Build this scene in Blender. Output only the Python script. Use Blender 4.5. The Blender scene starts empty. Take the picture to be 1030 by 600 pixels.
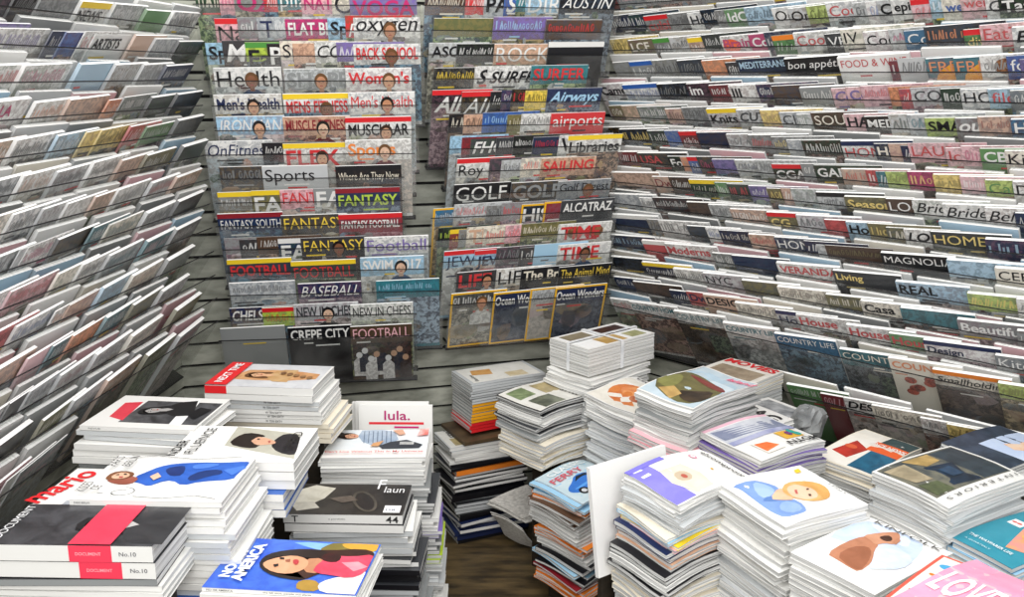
import bpy, math, random
from mathutils import Vector, Matrix
S = bpy.context.scene
COL = S.collection
rad = math.radians

# ------------------------------------------------------------------ colours
HEX = dict(w='e7e6e2', k='15151a', r='d8262c', g='8d9090', b='2f62b4', n='1d2a52', y='f2cf2e', o='f0862c',
           p='efb3bb', m='c9206f', e='4f9440', l='9fcbe6', t='2b7f8c', c='e9e0cc', u='7d68b0', d='3c3e42',
           v='7c7440', s='d6a98a', i='25402c', x='59402f', z='c3c6c7', a='b6cf35', q='8e1f2a', h='1f6f9a', j='f0a820')
NAMES = dict(w='white', k='black', r='red', g='grey', b='blue', n='navy', y='yellow', o='orange', p='pink', m='magenta',
             e='green', l='pale blue', t='teal', c='cream', u='purple', d='charcoal', v='olive', s='tan', i='dark green',
             x='brown', z='silver', a='lime', q='maroon', h='blue', j='yellow')
def lin(c):
    return c / 12.92 if c <= .04045 else ((c + .055) / 1.055) ** 2.4
def rgb(h):
    h = HEX.get(h, h)
    return tuple(lin(int(h[i:i + 2], 16) / 255) for i in (0, 2, 4))
def desat(c, f):
    l = .3 * c[0] + .55 * c[1] + .15 * c[2]
    return tuple(x * (1 - f) + l * f for x in c)
def mixc(a, b, f):
    return tuple(x * (1 - f) + y * f for x, y in zip(a, b))

# ------------------------------------------------------------------ materials
def mat(name):
    m = bpy.data.materials.new(name); m.use_nodes = True
    nt = m.node_tree
    return m, nt, nt.nodes['Principled BSDF']
def N(nt, t, **kw):
    n = nt.nodes.new(t)
    for k, v in kw.items():
        setattr(n, k, v)
    return n
def link(nt, a, b):
    nt.links.new(a, b)

def make_print(name, rough, scale, lo=.43, hi=.58):
    m, nt, b = mat(name)
    tc = N(nt, 'ShaderNodeTexCoord'); oi = N(nt, 'ShaderNodeObjectInfo')
    mul = N(nt, 'ShaderNodeMath', operation='MULTIPLY'); mul.inputs[1].default_value = 37.0
    link(nt, oi.outputs['Random'], mul.inputs[0])
    add = N(nt, 'ShaderNodeVectorMath', operation='ADD')
    link(nt, tc.outputs['Object'], add.inputs[0]); link(nt, mul.outputs[0], add.inputs[1])
    no = N(nt, 'ShaderNodeTexNoise'); no.inputs['Scale'].default_value = scale; no.inputs['Detail'].default_value = 5
    no.inputs['Roughness'].default_value = .6; no.inputs['Distortion'].default_value = .6
    link(nt, add.outputs[0], no.inputs['Vector'])
    mr = N(nt, 'ShaderNodeMapRange', interpolation_type='SMOOTHSTEP')
    mr.inputs['From Min'].default_value = lo; mr.inputs['From Max'].default_value = hi
    link(nt, no.outputs['Fac'], mr.inputs['Value'])
    c1 = N(nt, 'ShaderNodeAttribute', attribute_name='Col'); c2 = N(nt, 'ShaderNodeAttribute', attribute_name='Col2')
    mx = N(nt, 'ShaderNodeMix', data_type='RGBA')
    link(nt, mr.outputs['Result'], mx.inputs['Factor'])
    link(nt, c1.outputs['Color'], mx.inputs['A']); link(nt, c2.outputs['Color'], mx.inputs['B'])
    link(nt, mx.outputs['Result'], b.inputs['Base Color'])
    b.inputs['Roughness'].default_value = rough
    return m
M_PRINT = make_print('printed_cover', .36, 70)
M_ART = make_print('printed_picture', .34, 22, .28, .72)

M_PAPER, nt, b = mat('paper_edges')
tc = N(nt, 'ShaderNodeTexCoord'); mp = N(nt, 'ShaderNodeMapping'); mp.inputs['Scale'].default_value = (3, 3, 420)
no = N(nt, 'ShaderNodeTexNoise'); no.inputs['Scale'].default_value = 1.0; no.inputs['Detail'].default_value = 3
cr = N(nt, 'ShaderNodeValToRGB'); cr.color_ramp.elements[0].position = .3; cr.color_ramp.elements[1].position = .62
cr.color_ramp.elements[0].color = (.36, .36, .35, 1); cr.color_ramp.elements[1].color = (.84, .84, .82, 1)
link(nt, tc.outputs['Object'], mp.inputs['Vector']); link(nt, mp.outputs[0], no.inputs['Vector'])
link(nt, no.outputs['Fac'], cr.inputs['Fac']); link(nt, cr.outputs['Color'], b.inputs['Base Color'])
b.inputs['Roughness'].default_value = .7

M_PAGES, nt, b = mat('page_block_paper')          # racked copies: lines run with the sheets (local y)
tc = N(nt, 'ShaderNodeTexCoord'); mp = N(nt, 'ShaderNodeMapping'); mp.inputs['Scale'].default_value = (4, 500, 4)
no = N(nt, 'ShaderNodeTexNoise'); no.inputs['Scale'].default_value = 1.0
cr = N(nt, 'ShaderNodeValToRGB'); cr.color_ramp.elements[0].position = .3; cr.color_ramp.elements[1].position = .6
cr.color_ramp.elements[0].color = (.62, .61, .59, 1); cr.color_ramp.elements[1].color = (.9, .9, .88, 1)
link(nt, tc.outputs['Object'], mp.inputs['Vector']); link(nt, mp.outputs[0], no.inputs['Vector'])
link(nt, no.outputs['Fac'], cr.inputs['Fac']); link(nt, cr.outputs['Color'], b.inputs['Base Color'])
b.inputs['Roughness'].default_value = .7

M_INK, nt, b = mat('printed_lettering')
oi = N(nt, 'ShaderNodeObjectInfo'); link(nt, oi.outputs['Color'], b.inputs['Base Color']); b.inputs['Roughness'].default_value = .4

M_CLEAR, nt, b = mat('clear_acrylic')
nt.nodes.remove(b)
out = nt.nodes['Material Output']
tr = N(nt, 'ShaderNodeBsdfTransparent'); tr.inputs['Color'].default_value = (.88, .89, .88, 1)
gl = N(nt, 'ShaderNodeBsdfGlossy'); gl.inputs['Roughness'].default_value = .12
df = N(nt, 'ShaderNodeBsdfDiffuse'); df.inputs['Color'].default_value = (.75, .75, .73, 1)
m1 = N(nt, 'ShaderNodeMixShader'); m1.inputs['Fac'].default_value = .09
m2 = N(nt, 'ShaderNodeMixShader')
tcc = N(nt, 'ShaderNodeTexCoord'); ns = N(nt, 'ShaderNodeTexNoise'); ns.inputs['Scale'].default_value = 7; ns.inputs['Detail'].default_value = 4
link(nt, tcc.outputs['Object'], ns.inputs['Vector'])
mr = N(nt, 'ShaderNodeMapRange'); mr.inputs['From Min'].default_value = .35; mr.inputs['From Max'].default_value = .75
mr.inputs['To Min'].default_value = .01; mr.inputs['To Max'].default_value = .14  # patchy pale haze mixed in as painted glare on the panels
link(nt, ns.outputs['Fac'], mr.inputs['Value']); link(nt, mr.outputs['Result'], m2.inputs['Fac'])
link(nt, tr.outputs[0], m1.inputs[1]); link(nt, gl.outputs[0], m1.inputs[2])
link(nt, m1.outputs[0], m2.inputs[1]); link(nt, df.outputs[0], m2.inputs[2]); link(nt, m2.outputs[0], out.inputs['Surface'])

def noisy(name, c1, c2, scale, rough, stretch=(1, 1, 1), bump=0, detail=5, lo=.35, hi=.65):
    m, nt, b = mat(name)
    tc = N(nt, 'ShaderNodeTexCoord'); mp = N(nt, 'ShaderNodeMapping'); mp.inputs['Scale'].default_value = stretch
    no = N(nt, 'ShaderNodeTexNoise'); no.inputs['Scale'].default_value = scale; no.inputs['Detail'].default_value = detail
    cr = N(nt, 'ShaderNodeValToRGB'); cr.color_ramp.elements[0].position = lo; cr.color_ramp.elements[1].position = hi
    cr.color_ramp.elements[0].color = (*rgb(c1), 1); cr.color_ramp.elements[1].color = (*rgb(c2), 1)
    link(nt, tc.outputs['Object'], mp.inputs['Vector']); link(nt, mp.outputs[0], no.inputs['Vector'])
    link(nt, no.outputs['Fac'], cr.inputs['Fac']); link(nt, cr.outputs['Color'], b.inputs['Base Color'])
    b.inputs['Roughness'].default_value = rough
    if bump:
        bp = N(nt, 'ShaderNodeBump'); bp.inputs['Strength'].default_value = bump
        link(nt, no.outputs['Fac'], bp.inputs['Height']); link(nt, bp.outputs[0], b.inputs['Normal'])
    return m
M_SLAT = noisy('worn_slatwall_board', '8a8c80', 'bdbeb1', 9, .5, (1, 1, 3))
M_GAP = noisy('slatwall_groove', '0a0a0b', '141414', 20, .8)
M_FLOOR = noisy('worn_dark_floor', '30281b', '665538', 3.2, .38, (2.2, 9, 1), .15)
M_PLINTH = noisy('dark_stained_board', '19150f', '32291d', 12, .6, (1, 1, 6))
M_BOARD = noisy('brown_hardboard', '3c2f20', '5c4a33', 14, .55)
M_RIM = noisy('black_plastic_edge', '0c0c0d', '1d1d1f', 30, .45)
M_WALL = noisy('shop_wall_paint', '6d6c66', '85847d', 4, .8)
M_STRAP = noisy('white_plastic_strap', 'd9dce0', 'f4f5f6', 30, .25)
M_BAG = noisy('grey_plastic_bag', '5d5f60', '9b9d9d', 9, .3, (1, 1, 1), .3)
M_BLACK = noisy('black_plastic', '101012', '1c1c1f', 20, .4)
M_NEWS = noisy('newsprint', 'b3b0aa', 'd9d6cf', 90, .8, (1, 1, 4))

# ------------------------------------------------------------------ mesh builder
class PB:
    def __init__(s): s.v = []; s.f = []; s.c = []; s.c2 = []; s.m = []
    def poly(s, pts, c, c2=None, m=0):
        b = len(s.v); s.v += [tuple(p) for p in pts]; s.f.append(tuple(range(b, b + len(pts))))
        s.c.append(c); s.c2.append(c2 or c); s.m.append(m)
    def box(s, x0, y0, z0, x1, y1, z1, c=(.5, .5, .5), m=0, c2=None):
        p = [(x0, y0, z0), (x1, y0, z0), (x1, y1, z0), (x0, y1, z0), (x0, y0, z1), (x1, y0, z1), (x1, y1, z1), (x0, y1, z1)]
        for f in ((3, 2, 1, 0), (4, 5, 6, 7), (0, 1, 5, 4), (1, 2, 6, 5), (2, 3, 7, 6), (3, 0, 4, 7)):
            s.poly([p[i] for i in f], c, c2, m)
    def mesh(s, name, mats, weld=False):
        me = bpy.data.meshes.new(name); me.from_pydata(s.v, [], s.f)
        for m in mats: me.materials.append(m)
        me.polygons.foreach_set('material_index', s.m)
        for nm, src in (('Col', s.c), ('Col2', s.c2)):
            at = me.color_attributes.new(nm, 'FLOAT_COLOR', 'CORNER')
            data = []
            for f, c in zip(s.f, src): data += [c[0], c[1], c[2], 1.0] * len(f)
            at.data.foreach_set('color', data)
        me.update()
        return me
def link_obj(name, data, parent=None, mtx=None, loc=None):
    o = bpy.data.objects.new(name, data); COL.objects.link(o)
    if parent: o.parent = parent
    if mtx is not None: o.matrix_world = mtx if not parent else o.matrix_world
    if loc is not None: o.location = loc
    return o
def tag(o, label, cat, group=None):
    o['label'] = label; o['category'] = cat
    if group: o['group'] = group
    return o
def struct(name, me, mtx=None):
    o = link_obj(name, me, mtx=mtx); o['kind'] = 'structure'; return o

# ------------------------------------------------------------------ lettering (built-in font turned into mesh)
TXT = {}
def text_mesh(s, bold=0.0, shear=0.0):
    key = (s, bold, shear)
    if key in TXT: return TXT[key]
    cu = bpy.data.curves.new('lettering', 'FONT'); cu.body = s; cu.size = 1; cu.offset = bold; cu.shear = shear
    cu.resolution_u = 3; cu.fill_mode = 'FRONT'
    ob = bpy.data.objects.new('lettering', cu)
    me = bpy.data.meshes.new_from_object(ob)
    bpy.data.objects.remove(ob); bpy.data.curves.remove(cu)
    xs = [v.co.x for v in me.vertices] or [0, 1]; ys = [v.co.y for v in me.vertices] or [0, 1]
    x0, x1, y0, y1 = min(xs), max(xs), min(ys), max(ys)
    for v in me.vertices: v.co.x -= x0; v.co.y -= y0
    me.materials.clear(); me.materials.append(M_INK)
    TXT[key] = (me, max(.01, x1 - x0), max(.01, y1 - y0))
    return TXT[key]

# ------------------------------------------------------------------ camera
FPX = 950.0; PITCH = math.atan(225 / FPX); CZ = 1.6
cam = bpy.data.cameras.new('camera'); cam.sensor_width = 36; cam.lens = 36 * FPX / 1030
co = bpy.data.objects.new('camera', cam); COL.objects.link(co)
co.location = (0, 0, CZ); co.rotation_euler = (math.pi / 2 - PITCH, 0, 0); S.camera = co

# ------------------------------------------------------------------ room shell
def place(x, y, ang, z=0):
    return Matrix.Translation((x, y, z)) @ Matrix.Rotation(ang, 4, 'Z')
def slatwall(name, x, y, ang, L, z1=2.5):
    """board wall along local +x, its face on local y=0 (facing -y); horizontal grooves every 76 mm"""
    pb = PB(); pb.box(0, .012, 0, L, .05, z1, m=1)
    z = .012
    while z < z1 - .07:
        pb.box(0, 0, z, L, .016, z + .0655, m=0); z += .0762
    return struct(name, pb.mesh(name, [M_SLAT, M_GAP]), place(x, y, ang))
BW = rad(15)                                                     # back wall yaw
bw0 = Vector((-1.16, 3.36 - (1.16 - .28) * math.tan(BW)))
slatwall('wall_back', bw0.x, bw0.y, BW, 1.78)
RD = Vector((.686, -.728)).normalized(); RN = Vector((-RD.y * -1, -RD.x)) ; RN = Vector((RD.y, -RD.x))
LD = Vector((.095, 1)).normalized(); LN = Vector((LD.y, -LD.x))
RF = Vector((.363, 3.38)); LF = Vector((-.938, 2.95))
R_TH, L_TH, C_TH = rad(36), rad(35), rad(20)
R_OFF = .275 * math.sin(R_TH) + .062; L_OFF = .275 * math.sin(L_TH) + .062
p = RF - RN * R_OFF - RD * .05
slatwall('wall_right', p.x, p.y, math.atan2(RD.y, RD.x), 2.6)
p = LF - LN * L_OFF - LD * 2.2
slatwall('wall_left', p.x, p.y, math.atan2(LD.y, LD.x), 2.46)
pb = PB(); pb.box(-2.2, -.6, -.04, 2.6, 4.2, 0)
struct('floor', pb.mesh('floor', [M_FLOOR]))

# ------------------------------------------------------------------ racked magazines
def ordinal(n):
    w = ['first', 'second', 'third', 'fourth', 'fifth', 'sixth', 'seventh', 'eighth', 'ninth', 'tenth', 'eleventh', 'twelfth',
         'thirteenth', 'fourteenth', 'fifteenth', 'sixteenth', 'seventeenth', 'eighteenth', 'nineteenth', 'twentieth']
    if n <= 20: return w[n - 1]
    t = {2: 'twenty', 3: 'thirty', 4: 'forty'}[n // 10]
    return t + '-' + w[n % 10 - 1] if n % 10 else {3: 'thirtieth', 4: 'fortieth'}[n // 10]
PHOTO = [('2f3a2a', '8a8f5a'), ('4a3a30', 'b08d72'), ('38485c', '9db4c8'), ('5b2f2c', 'c8937c'), ('6c6a5e', 'cfc8b4'),
         ('22262c', '6f7780'), ('705a35', 'cbb07a'), ('3d5a3c', 'a9bf86'), ('7b5566', 'd9b5bd'), ('25405a', '6c9bb5'),
         ('8a8f8f', 'd7dad9'), ('3a2c25', '7d6250')]
SKIN = ['d9a887', 'c98f6c', '8a5a40', 'e3bda2']; HAIR = ['1a1412', '3a261a', '6b4a2c', '1d1b1e']

def ellipse(pb, cx, cy, rx, ry, f, c, c2=None, n=18, rot=0):
    pts = []
    for i in range(n):
        a = 2 * math.pi * i / n; x, y = rx * math.cos(a), ry * math.sin(a)
        pts.append(f(cx + x * math.cos(rot) - y * math.sin(rot), cy + x * math.sin(rot) + y * math.cos(rot)))
    pb.poly(pts, c, c2)

def head_art(pb, cx, cy, s, f, rnd, lay):
    sk = rgb(rnd.choice(SKIN)); ha = rgb(rnd.choice(HAIR)); cl = rgb(rnd.choice(['1e2430', 'd7d7d4', '7a1f2a', '2d4a70', '303030']))
    L = lambda k: (lambda x, y: f(x, y, lay + k))
    pb.poly([L(0)(cx + x * s, cy + y * s) for x, y in ((-1.9, -4.2), (1.9, -4.2), (1.8, -2.2), (.7, -1.35), (-.7, -1.35), (-1.8, -2.2))], cl, mixc(cl, (0, 0, 0), .4))
    ellipse(pb, cx, cy + .12 * s, 1.0 * s, 1.25 * s, L(1), ha)
    pb.poly([L(2)(cx + x * s, cy + y * s) for x, y in ((-.35, -1.6), (.35, -1.6), (.32, -.6), (-.32, -.6))], mixc(sk, (0, 0, 0), .25))
    ellipse(pb, cx, cy - .12 * s, .74 * s, 1.0 * s, L(3), sk, mixc(sk, (0, 0, 0), .12))
    for q in (-1, 1):
        ellipse(pb, cx + q * .3 * s, cy + .02 * s, .14 * s, .06 * s, L(4), (.02, .02, .02), n=8)
    ellipse(pb, cx, cy - .62 * s, .26 * s, .08 * s, L(4), rgb('a8433f'), n=8)

REAL = set('''OXY NATURAL O VOGA pilates Natural W Travel Spirit oxygen Mind Eat PI COSMO BACK_SCHOOL Health SHAPE Women's Men's_Health MENS_FITNESS IRONMAN
MUSCLE_FITNESS MUSCULAR OnFitness FLEX Sports Where_Are_They_Now FAN FANTASY FANT FANTASY_SOUTH FANTASY_FOOTBALL Football SWIM_2017 BASEBALL CHELSEA_FC NEW_IN_CHESS FOOTBALL
CREPE_CITY FLAT_BELLY BIG_TO PARTS DIRT AUSTIN ASCENT ROCK STAND SUPER SURFER AIR Airways airports Libraries World Roy GOLF Golf_Digest HIS ALCATRAZ TIME LIFE
The_Brain The_Animal_Mind Ocean_Wonders FHOW JEW SKI X-PL SAILING cuisine IdC Oned Cook epicure weigh GLUTEN Taste LCF Brain Cook's VEG IV Con diy EatThis Eat
MEDITERRANEAN bon_appétit FOOD_&_WINE FREE food Camera im III Coo COOK HOUSE files Knits CUT Cloth SOUTH HAIR MEDITATE SMALL out HOME LAURA IcK CB Kitchen USA For CGA GARDEN Call DAILY
Season LOG Brides Bride Bells CG Home HOME MAGNOLIA CERAMIC Moderns VERANDA Living REAL NYC DESIGN Dwell Casa Design Beautiful House COUNTRY_LIFE COUNTRY COUNTRY_HOME Smallholding Homes
NEWS ARTISTS MOLLA lula'''.replace('\n', ' ').split())

def scribble(R, x0, x1, z0, z1, k, c, rnd):
    """a masthead too blurred to read: short uneven strokes"""
    x = x0; lw = (z1 - z0) * rnd.uniform(.45, .7); sl = rnd.choice([0, 0, .18]); H_ = z1 - z0
    par = lambda xa, za, xb, zb, wd: R(xa, za, xb, zb, k, c, None, wd)
    while x < x1 - lw:
        q = rnd.random(); wd = lw * rnd.uniform(.16, .3); hz = z0 + H_ * rnd.choice([1, 1, .72]); l = lw * rnd.uniform(.6, .9)
        if q < .35:
            par(x + sl * 0, z0, x + sl * H_, hz, wd); par(x + l * .6, z0, x + l * .6 + sl * H_, z0 + (hz - z0) * rnd.uniform(.6, 1), wd)
        elif q < .55:
            par(x, z0, x + l * .4, hz, wd); par(x + l * .8, z0, x + l * .4, hz, wd)
        elif q < .8:
            for a in range(6):
                t0, t1 = a * 1.0 + .6, a * 1.0 + 1.6; cx, cz, rx, rz = x + l * .4, (z0 + hz) / 2, l * .38, (hz - z0) * .46
                par(cx + rx * math.cos(t0), cz + rz * math.sin(t0), cx + rx * math.cos(t1), cz + rz * math.sin(t1), wd * .8)
        else: par(x + sl * 0, z0, x + sl * H_, hz, wd * 1.1)
        x += l + wd * rnd.uniform(.5, 1.1)

def rack_mag(mtx, w, h, t, title, bg, fg, opts, seed, label, group, ds=0.0, tmaxh=.042):
    rnd = random.Random(seed)
    root = link_obj('magazine', None, mtx=mtx); root.empty_display_size = .03
    tag(root, label, 'magazine', group)
    C = desat(rgb(bg), ds); pb = PB(); FG = desat(rgb(fg or 'w'), ds)
    f = lambda x, z, k=0: (x, -.00025 * k, z)
    R = lambda x0, z0, x1, z1, k, c, c2=None: pb.poly([f(x0, z0, k), f(x1, z0, k), f(x1, z1, k), f(x0, z1, k)], c, c2)
    ph = PHOTO[rnd.randrange(len(PHOTO))]
    solid = 'S' in opts
    base2 = C if solid else mixc(C, rgb(ph[0]), .45)
    R(0, 0, w, h, 0, C, base2)
    pb.poly([(w, t, 0), (0, t, 0), (0, t, h), (w, t, h)], mixc(C, (.7, .7, .7), .5))
    pb.poly([(0, t, 0), (0, 0, 0), (0, 0, h), (0, t, h)], mixc(C, (.6, .6, .6), .3))
    split = h - rnd.uniform(.058, .075)
    strip = [o[1] for o in opts.split() if o[0] == 's' and len(o) == 2]
    top = h - .006
    if not solid:
        a, b_ = rgb(ph[0]), rgb(ph[1])
        if bg in 'kndq': a, b_ = mixc(a, C, .5), mixc(b_, C, .5)
        if bg in 'wcpzl' and rnd.random() < .75: a, b_ = mixc(a, rgb('d9d6cf'), .5), mixc(b_, rgb('efece6'), .5)
        if 'P' in opts: a, b_ = rgb(ph[0]), rgb(ph[1])
        a, b_ = desat(a, ds), desat(b_, ds)
        R(0, .012, w, split, 1, a, b_)
        tall = 'T' in opts
        for q in range(6 if tall else 14):                                       # patches of the cover photograph
            cq = desat(rgb(rnd.choice(PHOTO[rnd.randrange(len(PHOTO))])), ds); cq = mixc(cq, a, .2)
            x_, z_ = rnd.uniform(.02, w - .05), rnd.uniform(.03, split - .012)
            if q < 8: z_ = rnd.uniform(split - .045, split)
            wx, wz = rnd.uniform(.006, .034), rnd.uniform(.005, .022)
            if tall: wx, wz, z_ = wx * 2.2, wz * 2.6, rnd.uniform(.05, split - .03); cq = mixc(cq, a, .5)
            pts = []
            for i in range(9):
                an = i * .698; rr = rnd.uniform(.65, 1.1)
                pts.append((min(w - .001, max(.001, x_ + wx * rr * math.cos(an))), min(split + .006, max(.012, z_ + wz * rr * math.sin(an)))))
            pb.poly([f(*p_, 2) for p_ in pts], cq, mixc(cq, b_, .5))
    if strip:
        R(0, h - .017, w, h - .0002, 1, rgb(strip[0]), rgb(strip[0])); top = h - .019
    if 'B' in opts:
        bw = .007
        for q in ((0, 0, w, bw), (0, h - bw, w, h), (0, bw, bw, h - bw), (w - bw, bw, w, h - bw)):
            R(*q, 2, rgb('f0b81e'))
        top = h - .012
    # cover lines in small print under the masthead
    fgc = FG
    zz = top - .062
    for k in range(rnd.randint(1, 3)):
        x0 = rnd.uniform(.01, w * .5); R(x0, zz - k * .011, x0 + rnd.uniform(.03, w * .42), zz - k * .011 + .0055, 3, fgc if rnd.random() < .5 else rgb(rnd.choice('wkry')))
    if 'h' in opts:
        head_art(pb, w * rnd.uniform(.5, .66), top - .036, .021, f, rnd, 6)
    if 'C' in opts:                                               # round pumpkin or pie filling the cover
        ellipse(pb, w * .5, h - .075, w * .40, .062, lambda x, z: f(x, z, 4), rgb('e8a63c'), rgb('d8913a'))
    if 'E' in opts:
        for q in (.3, .7): ellipse(pb, w * q, top - .028, w * .14, .024, lambda x, z: f(x, z, 4), rgb('9a6a45'), rgb('6a3f28'))
    if 'O' in opts: ellipse(pb, w * .17, top - .03, .03, .025, lambda x, z: f(x, z, 4), rgb('f0754a'), rgb('e05d3a'))
    if 'D' in opts:                                               # small square picture box low on the cover
        R(w * .52, h - .19, w * .9, h - .1, 4, rgb('1f2a2a'), rgb('6f7f6a'))
    if 'F' in opts:                                               # flowers
        for q in range(7):
            ellipse(pb, w * rnd.uniform(.2, .8), h - rnd.uniform(.075, .2), .018, .015, lambda x, z: f(x, z, 4), rgb('c4573f'), rgb('8a3527'), n=10)
    if 'M' in opts:
        R(.004, .01, w - .004, h - .07, 2, rgb('1c1517'), rgb('4a2f2a'))
    if 'M' in opts:                                               # a team in white and dark kit
        for q in range(9):
            x_, z_ = w * (.12 + .095 * q), h - .13 + .02 * math.sin(q * 2.1)
            cj = rgb(rnd.choice(['e6e4e2', '2a1a1c', '8f2a2a', '1d2438']))
            pb.poly([f(x_ + i * .02, z_ - j * .03, 3 + q % 3) for i, j in ((-1, 2.6), (1, 2.6), (1, .5), (.4, 0), (-.4, 0), (-1, .5))], cj, mixc(cj, (.1, .08, .08), .4))
            ellipse(pb, x_, z_ + .012, .011, .013, lambda x, z: f(x, z, 6), rgb(rnd.choice(['3a241a', 'c9a184', 'e9e9e9'])), n=10)
    if title and title.replace(' ', '_') not in REAL:
        hh_ = rnd.uniform(.022, .034); 
        def stroke(xa, za, xb, zb, k, c, c2, wd):
            l_ = math.hypot(xb - xa, zb - za) or 1; px_, pz_ = -(zb - za) / l_ * wd / 2, (xb - xa) / l_ * wd / 2
            cl = lambda x: min(w - .0006, max(.0006, x))
            pb.poly([f(cl(xa - px_), za - pz_, k), f(cl(xb - px_), zb - pz_, k), f(cl(xb + px_), zb + pz_, k), f(cl(xa + px_), za + pz_, k)][::-1], c)
        scribble(stroke, w * .05, w * .90, top - .006 - hh_, top - .006, 5, mixc(FG, C, .35), rnd); title = ''
    cov = link_obj('cover', pb.mesh('cover', [M_PRINT]), root)
    pb = PB(); pb.box(.0012, .0006, .0008, w, t - .0006, h - .0008)
    link_obj('page_block', pb.mesh('page_block', [M_PAGES]), root)
    if title:
        bold = .022 if rnd.random() < .65 else 0.0
        if 'i' in opts: sh = .35
        else: sh = .25 if rnd.random() < .12 else 0.0
        if 'L' in opts: bold = 0.0
        me, tw, th = text_mesh(title, bold, sh)
        sx = min(.92 * w / tw, tmaxh / th); sy = min(max(sx, min(1.9 * sx, .72 * tmaxh / th)), tmaxh / th)
        o = link_obj('title', me, root)
        o.rotation_euler = (math.pi / 2, 0, 0); o.scale = (sx, sy, 1)
        o.location = (.04 * w + (0 if 'h' not in opts else 0), -.0012, top - .004 - sy * th)
        o.color = (*FG, 1)
    return root

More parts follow.
